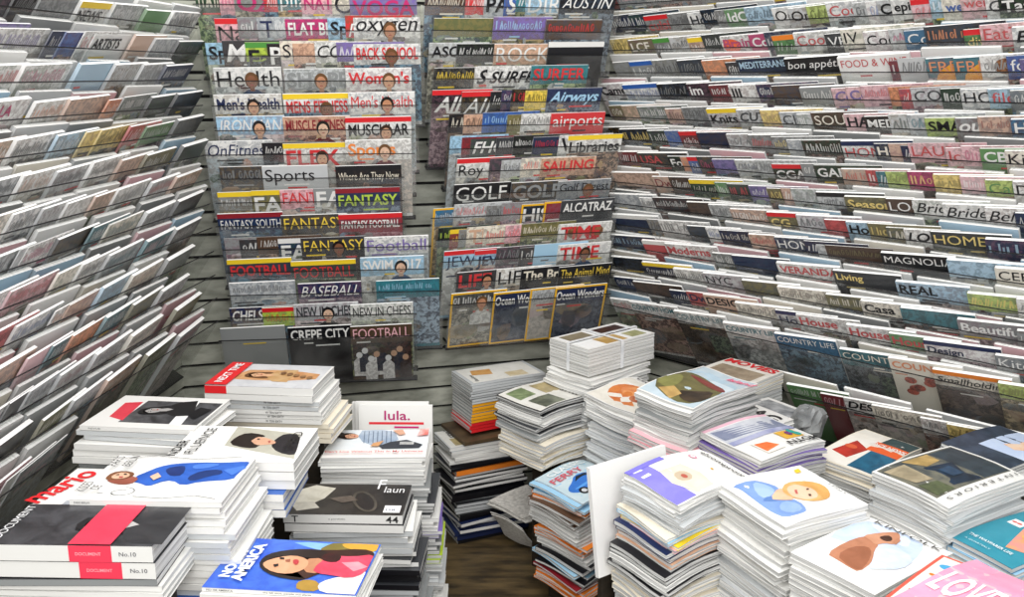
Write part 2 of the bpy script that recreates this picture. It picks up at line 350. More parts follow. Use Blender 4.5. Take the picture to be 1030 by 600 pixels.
MAGS = []
def rack(key, F, D, Nn, th, ztop, rows, w, hgt, tmax, depth, phi_max, smin, smax, rack_label, where, ds, spare, back=0.0, tmaxh=.042, extra_rows=0):
    """rows of pockets on a slatwall; every magazine leans out from the wall by th and shingles over its left neighbour"""
    PITCHZ = .0762
    D3 = Vector((D.x, D.y, 0)); N3 = Vector((Nn.x, Nn.y, 0)); Z = Vector((0, 0, 1))
    eu = Z * math.cos(th) + N3 * math.sin(th); en = N3 * math.cos(th) - Z * math.sin(th)
    base = F - Nn * (.275 * math.sin(th) + .062 + back)
    root = link_obj('magazine_rack', None, mtx=Matrix.Translation((base.x, base.y, 0)))
    tag(root, rack_label, 'magazine rack')
    origin = Vector((base.x, base.y, 0))
    cP, sP = math.cos(PITCH), math.sin(PITCH)
    grp = 'magazines on the ' + where
    for ri, row in enumerate(rows):
        if not row: continue
        zt = ztop - ri * PITCHZ
        P0 = Vector((F.x, F.y, zt))
        items = [it.split(',') for it in row.split('|')]
        xs = []
        for it in items:
            px = float(it[0]); k = (CZ - zt) * sP; q = (px - 515) / FPX
            xs.append((q * (F.y * cP + k) - F.x) / (D.x - q * D.y * cP))
        gaps = [b - a for a, b in zip(xs, xs[1:])] or [w]
        phi = phi_max
        # pocket : ledge, clear front, dark rim
        hh = .275 if not hgt.get(ri) else hgt[ri]
        L0, L1 = (smin, smax) if ri < len(rows) - extra_rows and spare else (xs[0] - .008, xs[-1] + w + .008)
        def Pt(s, u, n): return P0 + D3 * s + eu * (u - hh) + en * n - origin
        pb = PB()
        n0, n1 = -.004 - depth, .009
        sec = [(-.004, n0), (-.004, n1), (-.001, n1), (-.001, n0)]
        ring = [[Pt(s, a, b) for a, b in sec] for s in (L0, L1)]
        for i in range(4):
            j = (i + 1) % 4
            pb.poly([ring[0][i], ring[1][i], ring[1][j], ring[0][j]], (.5,) * 3)
        pb.poly(ring[0][::-1], (.5,) * 3); pb.poly(ring[1], (.5,) * 3)
        for s in [L0 + .02 + i * (L1 - L0 - .04) / 3 for i in range(4)]:    # hooks back into the grooves
            a = Pt(s, -.004, n0); wz = a.copy()
            wall = (a + origin - Vector((base.x, base.y, 0))).dot(N3)
            hk = [a, a + D3 * .006, a + D3 * .006 - N3 * wall, a - N3 * wall]
            pb.poly(hk, (.5,) * 3); pb.poly([v - Z * .004 for v in hk][::-1], (.5,) * 3)
        pk = link_obj('pocket', pb.mesh('pocket', [M_RIM]), root)
        pb = PB(); ph_ = hh - .040
        A = [Pt(L0, -.001, .006), Pt(L1, -.001, .006), Pt(L1, ph_, .006), Pt(L0, ph_, .006)]
        pb.poly(A, (.5,) * 3)
        link_obj('front_panel', pb.mesh('front_panel', [M_CLEAR]), pk)
        pb = PB()
        q = [(ph_, .0048), (ph_, .0072), (ph_ + .0022, .0072), (ph_ + .0022, .0048)]
        r0 = [Pt(L0, a, b) for a, b in q]; r1 = [Pt(L1, a, b) for a, b in q]
        for i in range(4):
            j = (i + 1) % 4; pb.poly([r0[i], r1[i], r1[j], r0[j]], (.5,) * 3)
        link_obj('top_rim', pb.mesh('top_rim', [M_RIM]), pk)
        # spare copies stacked behind the front issues
        if spare:
            rnd = random.Random(f'{key}{ri}s'); x_ = xs[0] - rnd.uniform(0, .06); n_ = 0; end = xs[-1] + w * .9
            while x_ + w < end + .1:
                ts = spare * rnd.uniform(.6, 1); hs = hh + rnd.uniform(-.012, .010)
                nb = -(w * math.sin(phi) + tmax + .0015)
                o = P0 + D3 * x_ + en * nb - eu * hh
                M = Matrix(((D3.x, -en.x, eu.x, o.x), (D3.y, -en.y, eu.y, o.y), (D3.z, -en.z, eu.z, o.z), (0, 0, 0, 1)))
                cb = rnd.choice('wwwczgpl'); n_ += 1
                MAGS.append((f'{key}{ri}s{n_}', rack_mag(M, w, hs, ts, '', cb, '', 'S', f'{key}{ri}s{n_}',
                    f"{NAMES[cb]} spare copy, {ordinal(n_)} from left behind the {ordinal(ri + 1)} row down, {where}", grp, ds)))
                x_ += w + rnd.uniform(.002, .05)
        # magazines
        for i, it in enumerate(items):
            rnd = random.Random(f'{key}{ri}.{i}')
            gap = gaps[i] if i < len(gaps) else w
            gl = gaps[i - 1] if i > 0 else w
            t = max(.0022, min(tmax * rnd.uniform(.8, 1.0), min(gap, gl) * math.tan(phi) * .93))
            r = (D3 * math.cos(phi) - en * math.sin(phi)); nn = en * math.cos(phi) + D3 * math.sin(phi)
            h = hh + rnd.uniform(-.007, .006)
            o = P0 + D3 * xs[i] - eu * hh
            M = Matrix(((r.x, -nn.x, eu.x, o.x), (r.y, -nn.y, eu.y, o.y), (r.z, -nn.z, eu.z, o.z), (0, 0, 0, 1)))
            title, bg, fg = it[1], it[2], (it[3] if len(it) > 3 else '')
            opts = it[4] if len(it) > 4 else ''
            if ' ' in fg: fg, extra = fg.split(' ', 1); opts += ' ' + extra
            face = 'lettering' if title else 'plain masthead'
            col = NAMES.get(bg, 'grey')
            if title: lab = f"{col} magazine with {NAMES[fg]} lettering, {ordinal(i + 1)} from left, {ordinal(ri + 1)} row down, {where}"
            else: lab = f"{col} magazine with picture top, {ordinal(i + 1)} from left, {ordinal(ri + 1)} row down, {where}"
            MAGS.append((f'{key}{ri}_{i}', rack_mag(M, w * rnd.uniform(.97, 1.0), h, t, title, bg, fg, opts, f'{key}{ri}_{i}', lab, grp, ds, tmaxh)))

COL1 = """195,YOGA,i,c|219,Yoga,p,m|234,OXY,g,m|264,YOGA,r,w|278,pilates,t,w|302,NATURAL,p,m|333,O,c,k L|351,VOGA,u,m,sy
215,Natural,p,k,sr|238,Women,g,w|258,Travel,z,n|273,Shape,z,w|286,FLAT BELLY,m,w|329,Spirit,l,k|347,pilates,r,w|355,oxygen,w,k,h L
206,Spirit,l,k|223,Mind,d,w|246,Eat,a,k,se|268,PI,k,w|281,Spirit,c,k|294,,s|316,COSMO,w,k|338,Life,u,w|355,BACK SCHOOL,w,r,h
214,Health,w,k,h|285,SHAPE,z,g,h|347,Women's,w,r,h
214,Men's Health,w,n,h|284,MENS FITNESS,w,r,h sy|350,Men's Health,w,r,h
217,IRONMAN,l,w,h|284,MUSCLE FITNESS,s,q,h|347,MUSCULAR,w,k,h sr
205,OnFitness,w,n|263,POWER,k,w|284,FLEX,w,r,h sy|347,Sports,w,o,h
220,Hockey,d,g|263,Sports,z,k,S|337,Where Are They Now,k,c,sk
218,PRO,g,w,sy|252,FAN,v,w,sy|281,FANTASY,p,r|315,FANT,g,w|337,FANTASY,n,a,sq
218,FANTASY SOUTH,n,w,sq|282,FANTASY,d,y|340,FANTASY FOOTBALL,q,w,sr
225,,g|240,ACC,d,w|258,BIG TOP,x,w|279,FAN,n,w,sw|302,FANTASY,d,y,h|366,Football,w,u
228,FOOTBALL,d,r,sy|292,FOOTBALL,d,r,sy|362,SWIM 2017,l,w,h
230,ZLATAN,z,d|299,BASEBALL,n,w,i|378,CLASSIC,t,l
230,CHELSEA FC,n,w|263,SOCCER,a,r,sr|295,NEW IN CHESS,z,d,h|352,NEW IN CHESS,w,k
221,,g,,S|289,CREPE CITY,k,w,S|352,FOOTBALL,x,p,M T""".split('\n')
COL2 = """428,Stitches,x,c,i L|469,Ride,r,w|488,PARTS,z,k|508,SKI,b,w|520,GEO,t,w|530,DIRT,l,w|564,AUSTIN,k,w,i
437,,v,,|497,SKY,u,l,L|550,MOTO,x,r
432,ASCENT,z,k|460,ALPS,k,w|498,ROCK,s,w|552,,k,,S sw
437,STANDUP,k,y|478,SUPER,w,k,i|491,SURFER,w,k,i|535,SURFER,t,r
435,AIR,k,w,sr i|465,AIR,k,w,sr i|494,Ski,k,w|505,Bike,n,w|515,X-Plane,k,r|529,Fly,y,k|551,Airways,n,l,i
452,Guns,k,c|467,Dog,s,k|486,BOATS,b,l|511,Trains,v,c|525,ITIS,w,k|555,airports,r,w,S
453,,l|465,,q|474,FHOW,d,w|500,HOW,d,w|517,ACH,k,w|537,LIST,n,r|563,World,w,k|572,Libraries,w,k,sy
460,Roy,w,k,sr|493,,d|505,HUNDS,z,k|525,SEA,c,r|545,SAILING,s,r
457,GOLF,k,w,S L|515,GOLF,d,g|562,Golf Digest,g,k,h
436,Geo,h,w,B|457,MILITARY,z,r|490,Ship,g,d|505,WAR,g,r|525,HIS,k,w,B|548,,q,,B|565,ALCATRAZ,d,w,S
441,We,k,a|453,US,q,y,sy|462,Town,g,d|470,TIME,c,s|487,MONEY,c,r|509,FORBES,p,r|525,MAN,v,c|563,TIME,w,r,E
447,JEW,l,n,sr|478,JEW,l,n,sr|500,Moment,d,g|523,Hist,d,w|538,,l,,S|562,TIME,w,r,h
460,LIFE,d,r,h|500,LIFE,w,k|525,The Brain,k,c,S|563,The Animal Mind,k,y,S
454,History,d,w,B h T|497,Ocean Wonders,n,w,B T|534,Geo,z,d,B T|559,Ocean Wonders,n,w,B T""".split('\n')
RIGHT = """600,ART,q,g|618,DEAL,g,p|645,SHOP,g,w,sy|690,CAKES,g,k|740,MIX,o,r|768,PIE,s,x|790,Whole,p,w|812,Lite,l,w|836,Diet,p,m|860,Yum,s,w|876,Best,r,w|903,Dish,c,r|935,Eat,p,r|962,Cook,c,k|990,Taste,z,k
612,Film,n,w|632,TVC,n,w|646,cuisine,g,r,sr|670,Studio,g,d|690,Home,w,d|704,Oil,k,w|718,Ideal,g,w|728,IdC,e,w|748,Olive,l,k|775,Oned,w,k|791,Oned,z,k|810,Gluten,a,k|830,Cook,w,r,L|856,Clean,z,k,L|870,Cuisine,w,b,L|881,Cook,z,k|895,epicure,w,k|915,Diet,p,r,sr|934,Diet,l,w|946,weigh,c,b|965,weigh,p,r,L|990,GLUTEN,w,d,L|1003,Taste,k,w,sr
612,YES,y,k|630,LCF,v,c|655,Log,g,w,se|672,Sew,z,d|690,Bead,s,w,sy|705,Craft,d,w|723,Brain,w,m,O|752,Cook's,m,w,S|768,Wine,n,w|775,Beer,e,w,so|797,Cook,w,r,L|828,VEG,d,w,S|845,IV,c,k,L|867,Cook's,w,k,L|893,Chef,z,m|908,Con,h,w,S|929,AUTUMN,d,o|968,diy,e,y,sr|985,EatThis,p,r|1017,Eat,w,k
615,,g|632,Lens,g,w,sb|655,Pro,g,d|680,Art,d,g|705,,o,,|728,Pix,d,w|740,MEDITERRANEAN,n,l|788,bon appétit,k,w,S L|842,FOOD & WINE,w,r,S|893,Beer,q,w|902,Flour,z,d,S|930,FREE,t,o,C|958,FREE,t,o,C|985,EYES,w,k,E|1012,food,b,w|1025,Rum,u,w
600,Camera,w,k|625,CAMERAS,w,b,sb|660,Paint,k,g|690,im,k,w|712,Ink,q,w|732,III,w,k|760,Idea,n,w|775,,x|803,Fix,g,w|835,Coo,p,u|850,Cook,p,u|865,Cooking,p,r|893,,o,|903,Red,r,w|915,COOK,z,d,L|945,Soup,i,w,S|965,HOUSE,w,k,L|993,files,l,r|1015,Loft,g,w
612,Land,v,c|625,,s|640,Dogs,g,w|668,Cats,s,d|685,Hens,g,d|710,Knits,z,k,sy|740,CUT,z,d|764,Sew,y,v|783,Cloth,z,d,L|800,Lace,z,w|815,SOUTH,x,c|848,HAIR,p,k|868,MEDITATE,k,w|893,Herb,z,i|912,Color,z,t|929,SMALL,a,k|960,out,g,w|983,YES,s,q|1016,Home,h,w
600,Dark,k,g|622,STORIES,k,y|650,Rifle,d,w|668,,b|682,Handwork,q,w,sr|700,,n|730,Trail,z,d|752,Patch,g,r|775,Yarn,g,y|790,,z|805,SMART,i,w|845,HOME,w,r,sn L|878,HOUSE,n,c|893,,s|905,Luxe,n,w|913,LAURA,p,r,L|950,IcK,p,r|966,Kit,p,m|985,CB,e,w,S|1010,Kitchen,c,k,L
612,Arms,q,w|640,USA,d,r|670,For,k,w|683,,o|690,Flag,b,w,sr|700,Dark,d,m|715,,u|738,New,z,n|760,Grow,z,d|775,CGA,i,w,sr|805,Gar,g,w|818,GARDEN,i,w|845,Sun,s,r|870,Kids,r,w|880,Sea,t,w|890,Lime,a,v|912,MAG,m,y|938,on,y,v|965,Rose,p,w|990,Call,a,e,L|1018,DAILY,w,k,L
614,,s|655,Dwell,s,q|672,Cob,x,w|692,CC,i,c,sy L|718,Vine,e,w|730,Barn,d,r|752,This,u,w|770,Farm,v,y|785,Oak,s,w|795,JULY,z,g,L|820,Hol,z,d,sk|848,Season,v,y|890,LOG,x,w,S|917,Brides,w,k,i L|947,Bride,w,k,i L|990,Bells,w,k,i L|1020,Wed,n,w
612,,z|642,XO,w,k|656,ARCHITECT,d,w|690,,x|712,Tile,z,d|733,Roof,s,w|770,CG,v,y,sr|800,Close,z,d,L|828,,r|850,Home,l,k|872,Yard,v,y|890,Cabin,v,c|908,LOG,w,k|935,HOME,d,y,L|990,Deck,n,l
614,,n,,sw|650,Xray,g,d|662,Modern,w,k|690,,d|709,ART,w,b|722,Rock,n,c|752,ITC,s,r|778,HOME,n,w,L|808,d,n,w|820,,z|829,Tobacco,x,v|885,MAGNOLIA,k,w,S L|952,,l|1000,CERAMIC,c,k,S L
612,Boats,n,l|645,,r,,S sw|668,Moderns,w,r|715,UK,g,w|735,,n|780,VERANDA,w,r|837,Living,d,y,S|900,REAL,l,k|972,green,a,y|1022,Villa,w,d
614,,k|645,Sky,n,w,sy|676,pure,w,k|706,NYC,z,k,L|745,,v|781,arch,c,x|830,chic,v,c|865,Casa,c,k|905,,t,,|962,Beautiful,g,w|1022,Hut,g,w
617,Nautical,n,w|636,,x|672,LINEN,n,w,S|690,Dwell,r,n|707,DESIGN,s,k,S|738,Old,c,d|779,Homes,z,n,sn|800,House,w,r|850,House,w,r|893,House,e,r|928,Design,w,n,sn|1000,Kitchen,g,w
612,Rose,w,r|632,COUNTRY HOME,w,t,P T|677,COUNTRY LIFE,w,t,P D T|726,COUNTRY LIFE,w,t,P T|778,COUNTRY LIFE,h,w,P T|843,COUNTRY,t,c,D P T|893,COUNTRY,c,o,F S|937,Smallholding,c,k,so P T|1003,Sun,a,v,P T

790,Tea,e,w,S|824,Night,q,p,S|848,DESIGN,w,k|876,Script,c,k,i|925,Salt,w,k,P|952,Food,y,k,P|988,Salad,v,w,P""".split('\n')
LEFT = """-10,,d|20,Geo,k,g|45,,g|85,NEWS,w,k,sy|118,Line,z,w|150,,e,,S|176,Map,w,k
-25,Vogue,u,w|2,Violet,w,u|54,Surf,n,w,S|68,,b|86,ART,w,r|97,ARTISTS,w,k,S|137,,s,,S|158,Folk,z,w|182,Fox,d,g
-20,Rosa,w,r|27,MODA,w,m|82,,l,,S|117,Pure,z,w|145,Web,z,g|168,Ink,n,w
-22,MOLLA,w,m|38,Lisa,w,o|72,,s|112,Sun,o,w|126,Grey,g,w|155,,d|180,,k
-25,Tan,s,w|18,Silk,w,d|60,Ice,l,w|88,,y|103,Toys,y,d|132,Kids,r,w|150,Leaf,e,w|180,,d
-20,Coast,z,d|25,Moon,w,s|60,Folk,z,d|95,Work,w,d|125,,s|150,Rust,v,w|185,,d
-18,,c|14,Ten,w,d|45,Lux,z,w|70,,w|98,,s|120,Pop,w,g|155,Cat,z,r|180,Sun,s,w
-15,Ash,z,d|20,,z|28,Pink,w,m|60,,d|95,SMS,t,w|112,Bond,c,t|150,Ray,z,k|180,,d
-14,,w|12,Rose,p,r|60,,c,|84,Hut,w,d|112,Mist,z,t|150,Fade,t,p|178,Zinc,g,w
-14,Red,r,k|18,Blue,w,b|58,Gala,w,o|72,,s|105,Blue,l,g|135,Dunes,c,s|170,,g
-16,,s|30,,p,,S|55,Sea,t,w|75,,o|108,Jade,t,w|135,,v|165,Cite,z,k
-18,,w|10,,d|30,Fern,z,k|62,Nero,z,q|98,Bleu,z,n|135,Zinc,c,k|178,,v
-20,,d|45,Loam,v,c|75,,z|110,Clay,s,w|150,Reed,v,w|183,JOY,z,r
-22,,p,,S|8,,w,,S|22,Tan,z,p""".split('\n')

YAW1 = rad(6); YAW2 = rad(17)
D1 = Vector((math.cos(YAW1), math.sin(YAW1))); N1 = Vector((D1.y, -D1.x))
D2 = Vector((math.cos(YAW2), math.sin(YAW2))); N2 = Vector((D2.y, -D2.x))
rack('A', Vector((-.955, 3.005)), D1, N1, C_TH, 1.848, COL1, .212, {14: .225}, .007, .014, rad(2.6), -.01, .705,
     'clear pocket rack on the back wall, left column, full of sports and fitness magazines', 'back left rack', .08, 0, .05, .056)
rack('B', Vector((-.262, 3.15)), D2, N2, C_TH, 1.854, COL2, .208, {13: .225}, .006, .014, rad(3.0), -.03, .60,
     'clear pocket rack on the back wall, right column, ending in yellow-bordered magazines', 'back right rack', .10, 0, .05, .052)
rack('C', RF, RD, RN, R_TH, 1.870, RIGHT, .205, {}, .0115, .034, rad(5.3), -.06, 1.62,
     'long clear pocket rack covering the right wall, full of cooking and home magazines', 'right wall rack', .34, .0105, 0, .034, 1)
rack('D', LF, LD, LN, L_TH, 1.772, LEFT, .205, {}, .0165, .032, rad(3.6), -1.42, .02,
     'long clear pocket rack covering the left wall, full of pale magazines', 'left wall rack', .34, .0125, 0, .030, 1)

# ------------------------------------------------------------------ stacked magazines
def bend(W, H, A, wave, seed):
    """how the sheets of one pile sag: the free edges droop and roll a little"""
    r = random.Random(seed); p1, p2 = r.uniform(0, 6), r.uniform(0, 6)
    def f(x, y):
        u, v = x / W, y / H
        return -A * ((max(0, u)) ** 2 * .6 + (2 * v - 1) ** 2 * .4) + wave * (math.sin(u * 5 + p1) + math.sin(v * 6 + p2)) * .5
    return f

def sheet_box(pb, x0, y0, x1, y1, z0, z1, f, nx, ny, ctop, cside, m, ctop2=None, top=True):
    g = lambda i, j, z: (x0 + (x1 - x0) * i / nx, y0 + (y1 - y0) * j / ny, z + f(x0 + (x1 - x0) * i / nx, y0 + (y1 - y0) * j / ny))
    for i in range(nx):
        for j in range(ny):
            pb.poly([g(i, j, z1), g(i + 1, j, z1), g(i + 1, j + 1, z1), g(i, j + 1, z1)], ctop, ctop2, m)
            pb.poly([g(i, j + 1, z0), g(i + 1, j + 1, z0), g(i + 1, j, z0), g(i, j, z0)], ctop, ctop2, m)
    for i in range(nx):
        pb.poly([g(i, 0, z0), g(i + 1, 0, z0), g(i + 1, 0, z1), g(i, 0, z1)], cside, None, m)
        pb.poly([g(i + 1, ny, z0), g(i, ny, z0), g(i, ny, z1), g(i + 1, ny, z1)], cside, None, m)
    for j in range(ny):
        pb.poly([g(0, j + 1, z0), g(0, j, z0), g(0, j, z1), g(0, j + 1, z1)], cside, None, m)
        pb.poly([g(nx, j, z0), g(nx, j + 1, z0), g(nx, j + 1, z1), g(nx, j, z1)], cside, None, m)

NX, NY = 5, 6
def pages_mesh(W, H, t, f, spine=None, cover='e9e8e4', cover2=None, pages=True):
    """a closed magazine lying flat: cover sheets, page block set in at three sides, coloured spine at x=0"""
    pb = PB(); cc = rgb(cover); c2 = rgb(cover2) if cover2 else cc; cs = rgb(spine or cover)
    c_ = .0005
    sheet_box(pb, 0, 0, W, H, 0, c_, f, NX, NY, cc, cc, 0, c2)
    sheet_box(pb, 0, 0, W, H, t - c_, t, f, NX, NY, cc, cc, 0, c2)
    if pages: sheet_box(pb, .0008, .0012, W - .0012, H - .0012, c_, t - c_, f, NX, NY, cc, cc, 1)
    for j in range(NY):                                            # spine
        y0, y1 = H * j / NY, H * (j + 1) / NY
        pb.poly([(0, y1, 0 + f(0, y1)), (0, y0, f(0, y0)), (0, y0, t + f(0, y0)), (0, y1, t + f(0, y1))], cs)
    return pb.mesh('magazine', [M_PRINT, M_PAPER])

class Art:
    """flat printed shapes on a cover, in cover units: u 0-1 across, v 0-1 up"""
    def __init__(s, W, H, z, f): s.W, s.H, s.z, s.f, s.k = W, H, z, f, 0; s.pb = PB(); s.texts = []
    def pt(s, u, v, k): x, y = u * s.W, v * s.H; return (x, y, s.z + .00022 * k + s.f(x, y))
    def rect(s, u0, v0, u1, v1, c, c2=None):
        s.k += 1; n = max(1, int((u1 - u0) * 6)); m = max(1, int((v1 - v0) * 7)); a = rgb(c); b = mixc(a, rgb(c2), .7) if c2 else None
        for i in range(n):
            for j in range(m):
                us = [u0 + (u1 - u0) * (i + q) / n for q in (0, 1)]; vs = [v0 + (v1 - v0) * (j + q) / m for q in (0, 1)]
                s.pb.poly([s.pt(us[0], vs[0], s.k), s.pt(us[1], vs[0], s.k), s.pt(us[1], vs[1], s.k), s.pt(us[0], vs[1], s.k)], a, b)
    def shape(s, pts, c, c2=None):
        s.k += 1; cu = sum(p[0] for p in pts) / len(pts); cv = sum(p[1] for p in pts) / len(pts); n = len(pts); a = rgb(c); b = mixc(a, rgb(c2), .7) if c2 else None
        for i in range(n):
            p, q = pts[i], pts[(i + 1) % n]; h1 = ((p[0] + cu) / 2, (p[1] + cv) / 2); h2 = ((q[0] + cu) / 2, (q[1] + cv) / 2)
            P = lambda w: s.pt(w[0], w[1], s.k)
            s.pb.poly([P((cu, cv)), P(h1), P(h2)], a, b); s.pb.poly([P(h1), P(p), P(q), P(h2)], a, b)
    def blob(s, pts, c, c2=None):
        """a rounded free shape: the outline is smoothed once before it is printed"""
        q = []
        n = len(pts)
        for i in range(n):
            a, b = pts[i], pts[(i + 1) % n]
            q += [(a[0] * .75 + b[0] * .25, a[1] * .75 + b[1] * .25), (a[0] * .25 + b[0] * .75, a[1] * .25 + b[1] * .75)]
        s.shape(q if n > 4 else pts, c, c2)
    def oval(s, u, v, ru, rv, c, c2=None, rot=0, n=20):
        pts = []
        for i in range(n):
            t = 2 * math.pi * i / n; x, y = ru * s.W * math.cos(t), rv * s.W * math.sin(t)
            pts.append((u + (x * math.cos(rot) - y * math.sin(rot)) / s.W, v + (x * math.sin(rot) + y * math.cos(rot)) / s.H))
        s.shape(pts, c, c2)
    def line(s, pts, wd, c):
        s.k += 1
        for (u0, v0), (u1, v1) in zip(pts, pts[1:]):
            x0, y0, x1, y1 = u0 * s.W, v0 * s.H, u1 * s.W, v1 * s.H; l = math.hypot(x1 - x0, y1 - y0) or 1
            nx, ny = -(y1 - y0) / l * wd / 2 / s.W, (x1 - x0) / l * wd / 2 / s.H
            s.pb.poly([s.pt(u0 - nx, v0 - ny, s.k), s.pt(u1 - nx, v1 - ny, s.k), s.pt(u1 + nx, v1 + ny, s.k), s.pt(u0 + nx, v0 + ny, s.k)], rgb(c))
    def local(s, u, v, sc, rot):
        """a little figure frame: returns a function from figure units to cover units"""
        cr, sr = math.cos(rot), math.sin(rot)
        return lambda x, y: (u + (x * cr - y * sr) * sc / s.W, v + (x * sr + y * cr) * sc / s.H)
    def portrait(s, u, v, sc, rot=0, skin='e0b394', hair='2a1a14', cloth='6f93c8', cloth2=None, long=False, body=True):
        L = s.local(u, v, sc, rot); P = lambda a: [L(x, y) for x, y in a]
        if long: s.shape(P([(-1.1, .5), (-.8, 1.25), (0, 1.5), (.8, 1.25), (1.15, .4), (1.3, -1.2), (1.0, -2.6), (.4, -1.4), (-.5, -1.4), (-1.1, -2.4), (-1.35, -1)]), hair)
        if body:
            s.shape(P([(-2.4, -4.6), (2.4, -4.6), (2.3, -2.8), (1.6, -2.0), (.5, -1.55), (-.5, -1.55), (-1.6, -2.0), (-2.3, -2.8)]), cloth, cloth2)
            s.shape(P([(-.5, -1.6), (0, -2.3), (.5, -1.6), (.36, -.6), (-.36, -.6)]), skin)
        if not long: s.shape(P([(math.cos(a) * 1.02, .25 + math.sin(a) * 1.2) for a in [i * .39 for i in range(16)]]), hair)
        s.shape(P([(math.cos(a) * .74, -.1 + math.sin(a) * 1.02) for a in [i * .349 for i in range(18)]]), skin)
        s.shape(P([(-.76, .2), (-.6, .75), (0, .98), (.6, .75), (.78, .2), (.95, .7), (.5, 1.3), (-.5, 1.3), (-.95, .7)]), hair)
        for q in (-1, 1):
            s.shape(P([(q * .5, .08), (q * .3, .15), (q * .14, .06), (q * .3, .0)]), '1b1413')
            s.shape(P([(q * .56, .26), (q * .3, .36), (q * .1, .28), (q * .3, .3)]), hair)
        s.shape(P([(-.1, -.3), (0, .05), (.12, -.3), (0, -.36)]), 'b98566')
        s.shape(P([(-.3, -.58), (0, -.5), (.3, -.58), (0, -.72)]), 'b04a4a')
    def text(s, st, u, v, wd, c, rot=0, ht=None, bold=.015, shear=0, name='title'):
        """lettering whose lower-left corner sits at u,v; wd = its length in metres"""
        s.k += 1; s.texts.append((st, u, v, wd, c, rot, ht, bold, shear, name))
    def finish(s, root):
        if s.pb.f: link_obj('cover_picture', s.pb.mesh('cover_picture', [M_ART]), root)
        for st, u, v, wd, c, rot, ht, bold, shear, name in s.texts:
            me, tw, th = text_mesh(st, bold, shear); sx = wd / tw; sy = (ht / th) if ht else sx
            me2 = me.copy(); cr, sr = math.cos(rot), math.sin(rot)
            for q in me2.vertices:
                x, y = q.co.x * sx, q.co.y * sy
                X, Y = u * s.W + x * cr - y * sr, v * s.H + x * sr + y * cr
                q.co = (X, Y, s.z + .0016 + .00022 * s.k + s.f(X, Y))
            o = link_obj(name, me2, root); o.color = (*rgb(c), 1)

def side_text(root, st, y0, zc, wd, ht, c, f, x=-.0008, name='spine_text'):
    """small lettering on the spine of a lying magazine (spine faces local -x, read along -y)"""
    me, tw, th = text_mesh(st, .01, 0); me2 = me.copy()
    for q in me2.vertices:
        q.co = (x, y0 - q.co.x * wd / tw, zc - ht / 2 + q.co.y * ht / th + f(0, y0))
    o = link_obj(name, me2, root); o.color = (*rgb(c), 1)

PED = {'left': [], 'right': []}
def stack(key, zc, c, a, b, thd, typ, groups, short, top_label, art=None, A=0.0, wave=0.0, jit=.003, spread=1.5, cover='w', cover2=None, drift=(0, 0), side=None, base=True, top_title=None, grow=0, group=None, inset=.03):
    """groups (from the top down): (count, thickness, spine colour or None, cover colour)"""
    rnd = random.Random(key)
    if typ == 'L': W, H, rot = b, a, rad(thd + 90)
    else: W, H, rot = a, b, rad(thd)
    f = bend(W, H, A, wave, key)
    z = zc; idx = 0; roots = []
    total = sum(n for n, *_ in groups)
    dx = dy = 0
    for gi, g in enumerate(groups):
        n, t = g[0], g[1]; spine = g[2] if len(g) > 2 else None; cov = g[3] if len(g) > 3 else cover; off = g[4] if len(g) > 4 else (0, 0)
        me = None; proto = None
        dx += off[0]; dy += off[1]
        for k in range(n):
            z -= t
            jx, jy = rnd.gauss(0, jit) + dx + drift[0] * idx, rnd.gauss(0, jit) + dy + drift[1] * idx
            jr = rad(rnd.gauss(0, spread)) if idx else 0
            if idx == 0: jx = jy = 0
            M = place(c[0] + jx, c[1] + jy, rot + jr, z) @ Matrix.Translation((-W / 2, -H / 2, 0))
            tt = t - .0012
            if idx == 0:
                root = link_obj('magazine', None, mtx=M); root.empty_display_size = .03
                pb = PB(); c_ = .0005; cc = rgb(cov); c2 = rgb(cover2) if cover2 else cc
                sheet_box(pb, 0, 0, W, H, 0, c_, f, NX, NY, cc, cc, 0, c2); sheet_box(pb, 0, 0, W, H, tt - c_, tt, f, NX, NY, cc, cc, 0, c2)
                for j in range(NY):
                    y0, y1 = H * j / NY, H * (j + 1) / NY
                    pb.poly([(0, y1, f(0, y1)), (0, y0, f(0, y0)), (0, y0, tt + f(0, y0)), (0, y1, tt + f(0, y1))], rgb(spine or cov))
                link_obj('cover', pb.mesh('cover', [M_PRINT]), root)
                pb = PB(); sheet_box(pb, .0008, .0012, W - .0012, H - .0012, c_, tt - c_, f, NX, NY, (1, 1, 1), (1, 1, 1), 0)
                link_obj('page_block', pb.mesh('page_block', [M_PAPER]), root)
                tag(root, top_label, 'magazine', group)
                if art:
                    ar = Art(W, H, tt, f); art(ar, root, tt, f); ar.finish(root)
                o = root
            else:
                if proto is None:
                    me = pages_mesh(W, H, tt, f, spine, cov)
                    o = proto = link_obj('magazine', me, mtx=M)
                else:
                    o = proto.copy(); COL.objects.link(o); o.matrix_world = M
                desc = (NAMES.get(spine or cov, 'white') + (' spined' if spine else ' edged'))
                lab = f"{desc} magazine, {ordinal(idx + 1)} from the top under the {short}"
                tag(o, lab, 'magazine', 'copies in the pile under the ' + short)
            MAGS.append((f'{key}#{idx}', o)); roots.append(o); idx += 1
    low = -A - wave
    if base: PED[side or ('left' if c[0] < -.2 else 'right')].append((c[0] + dx, c[1] + dy, W, H, rot, z - .0008 - (A + wave if (A or wave) else 0), inset))
    return roots, z

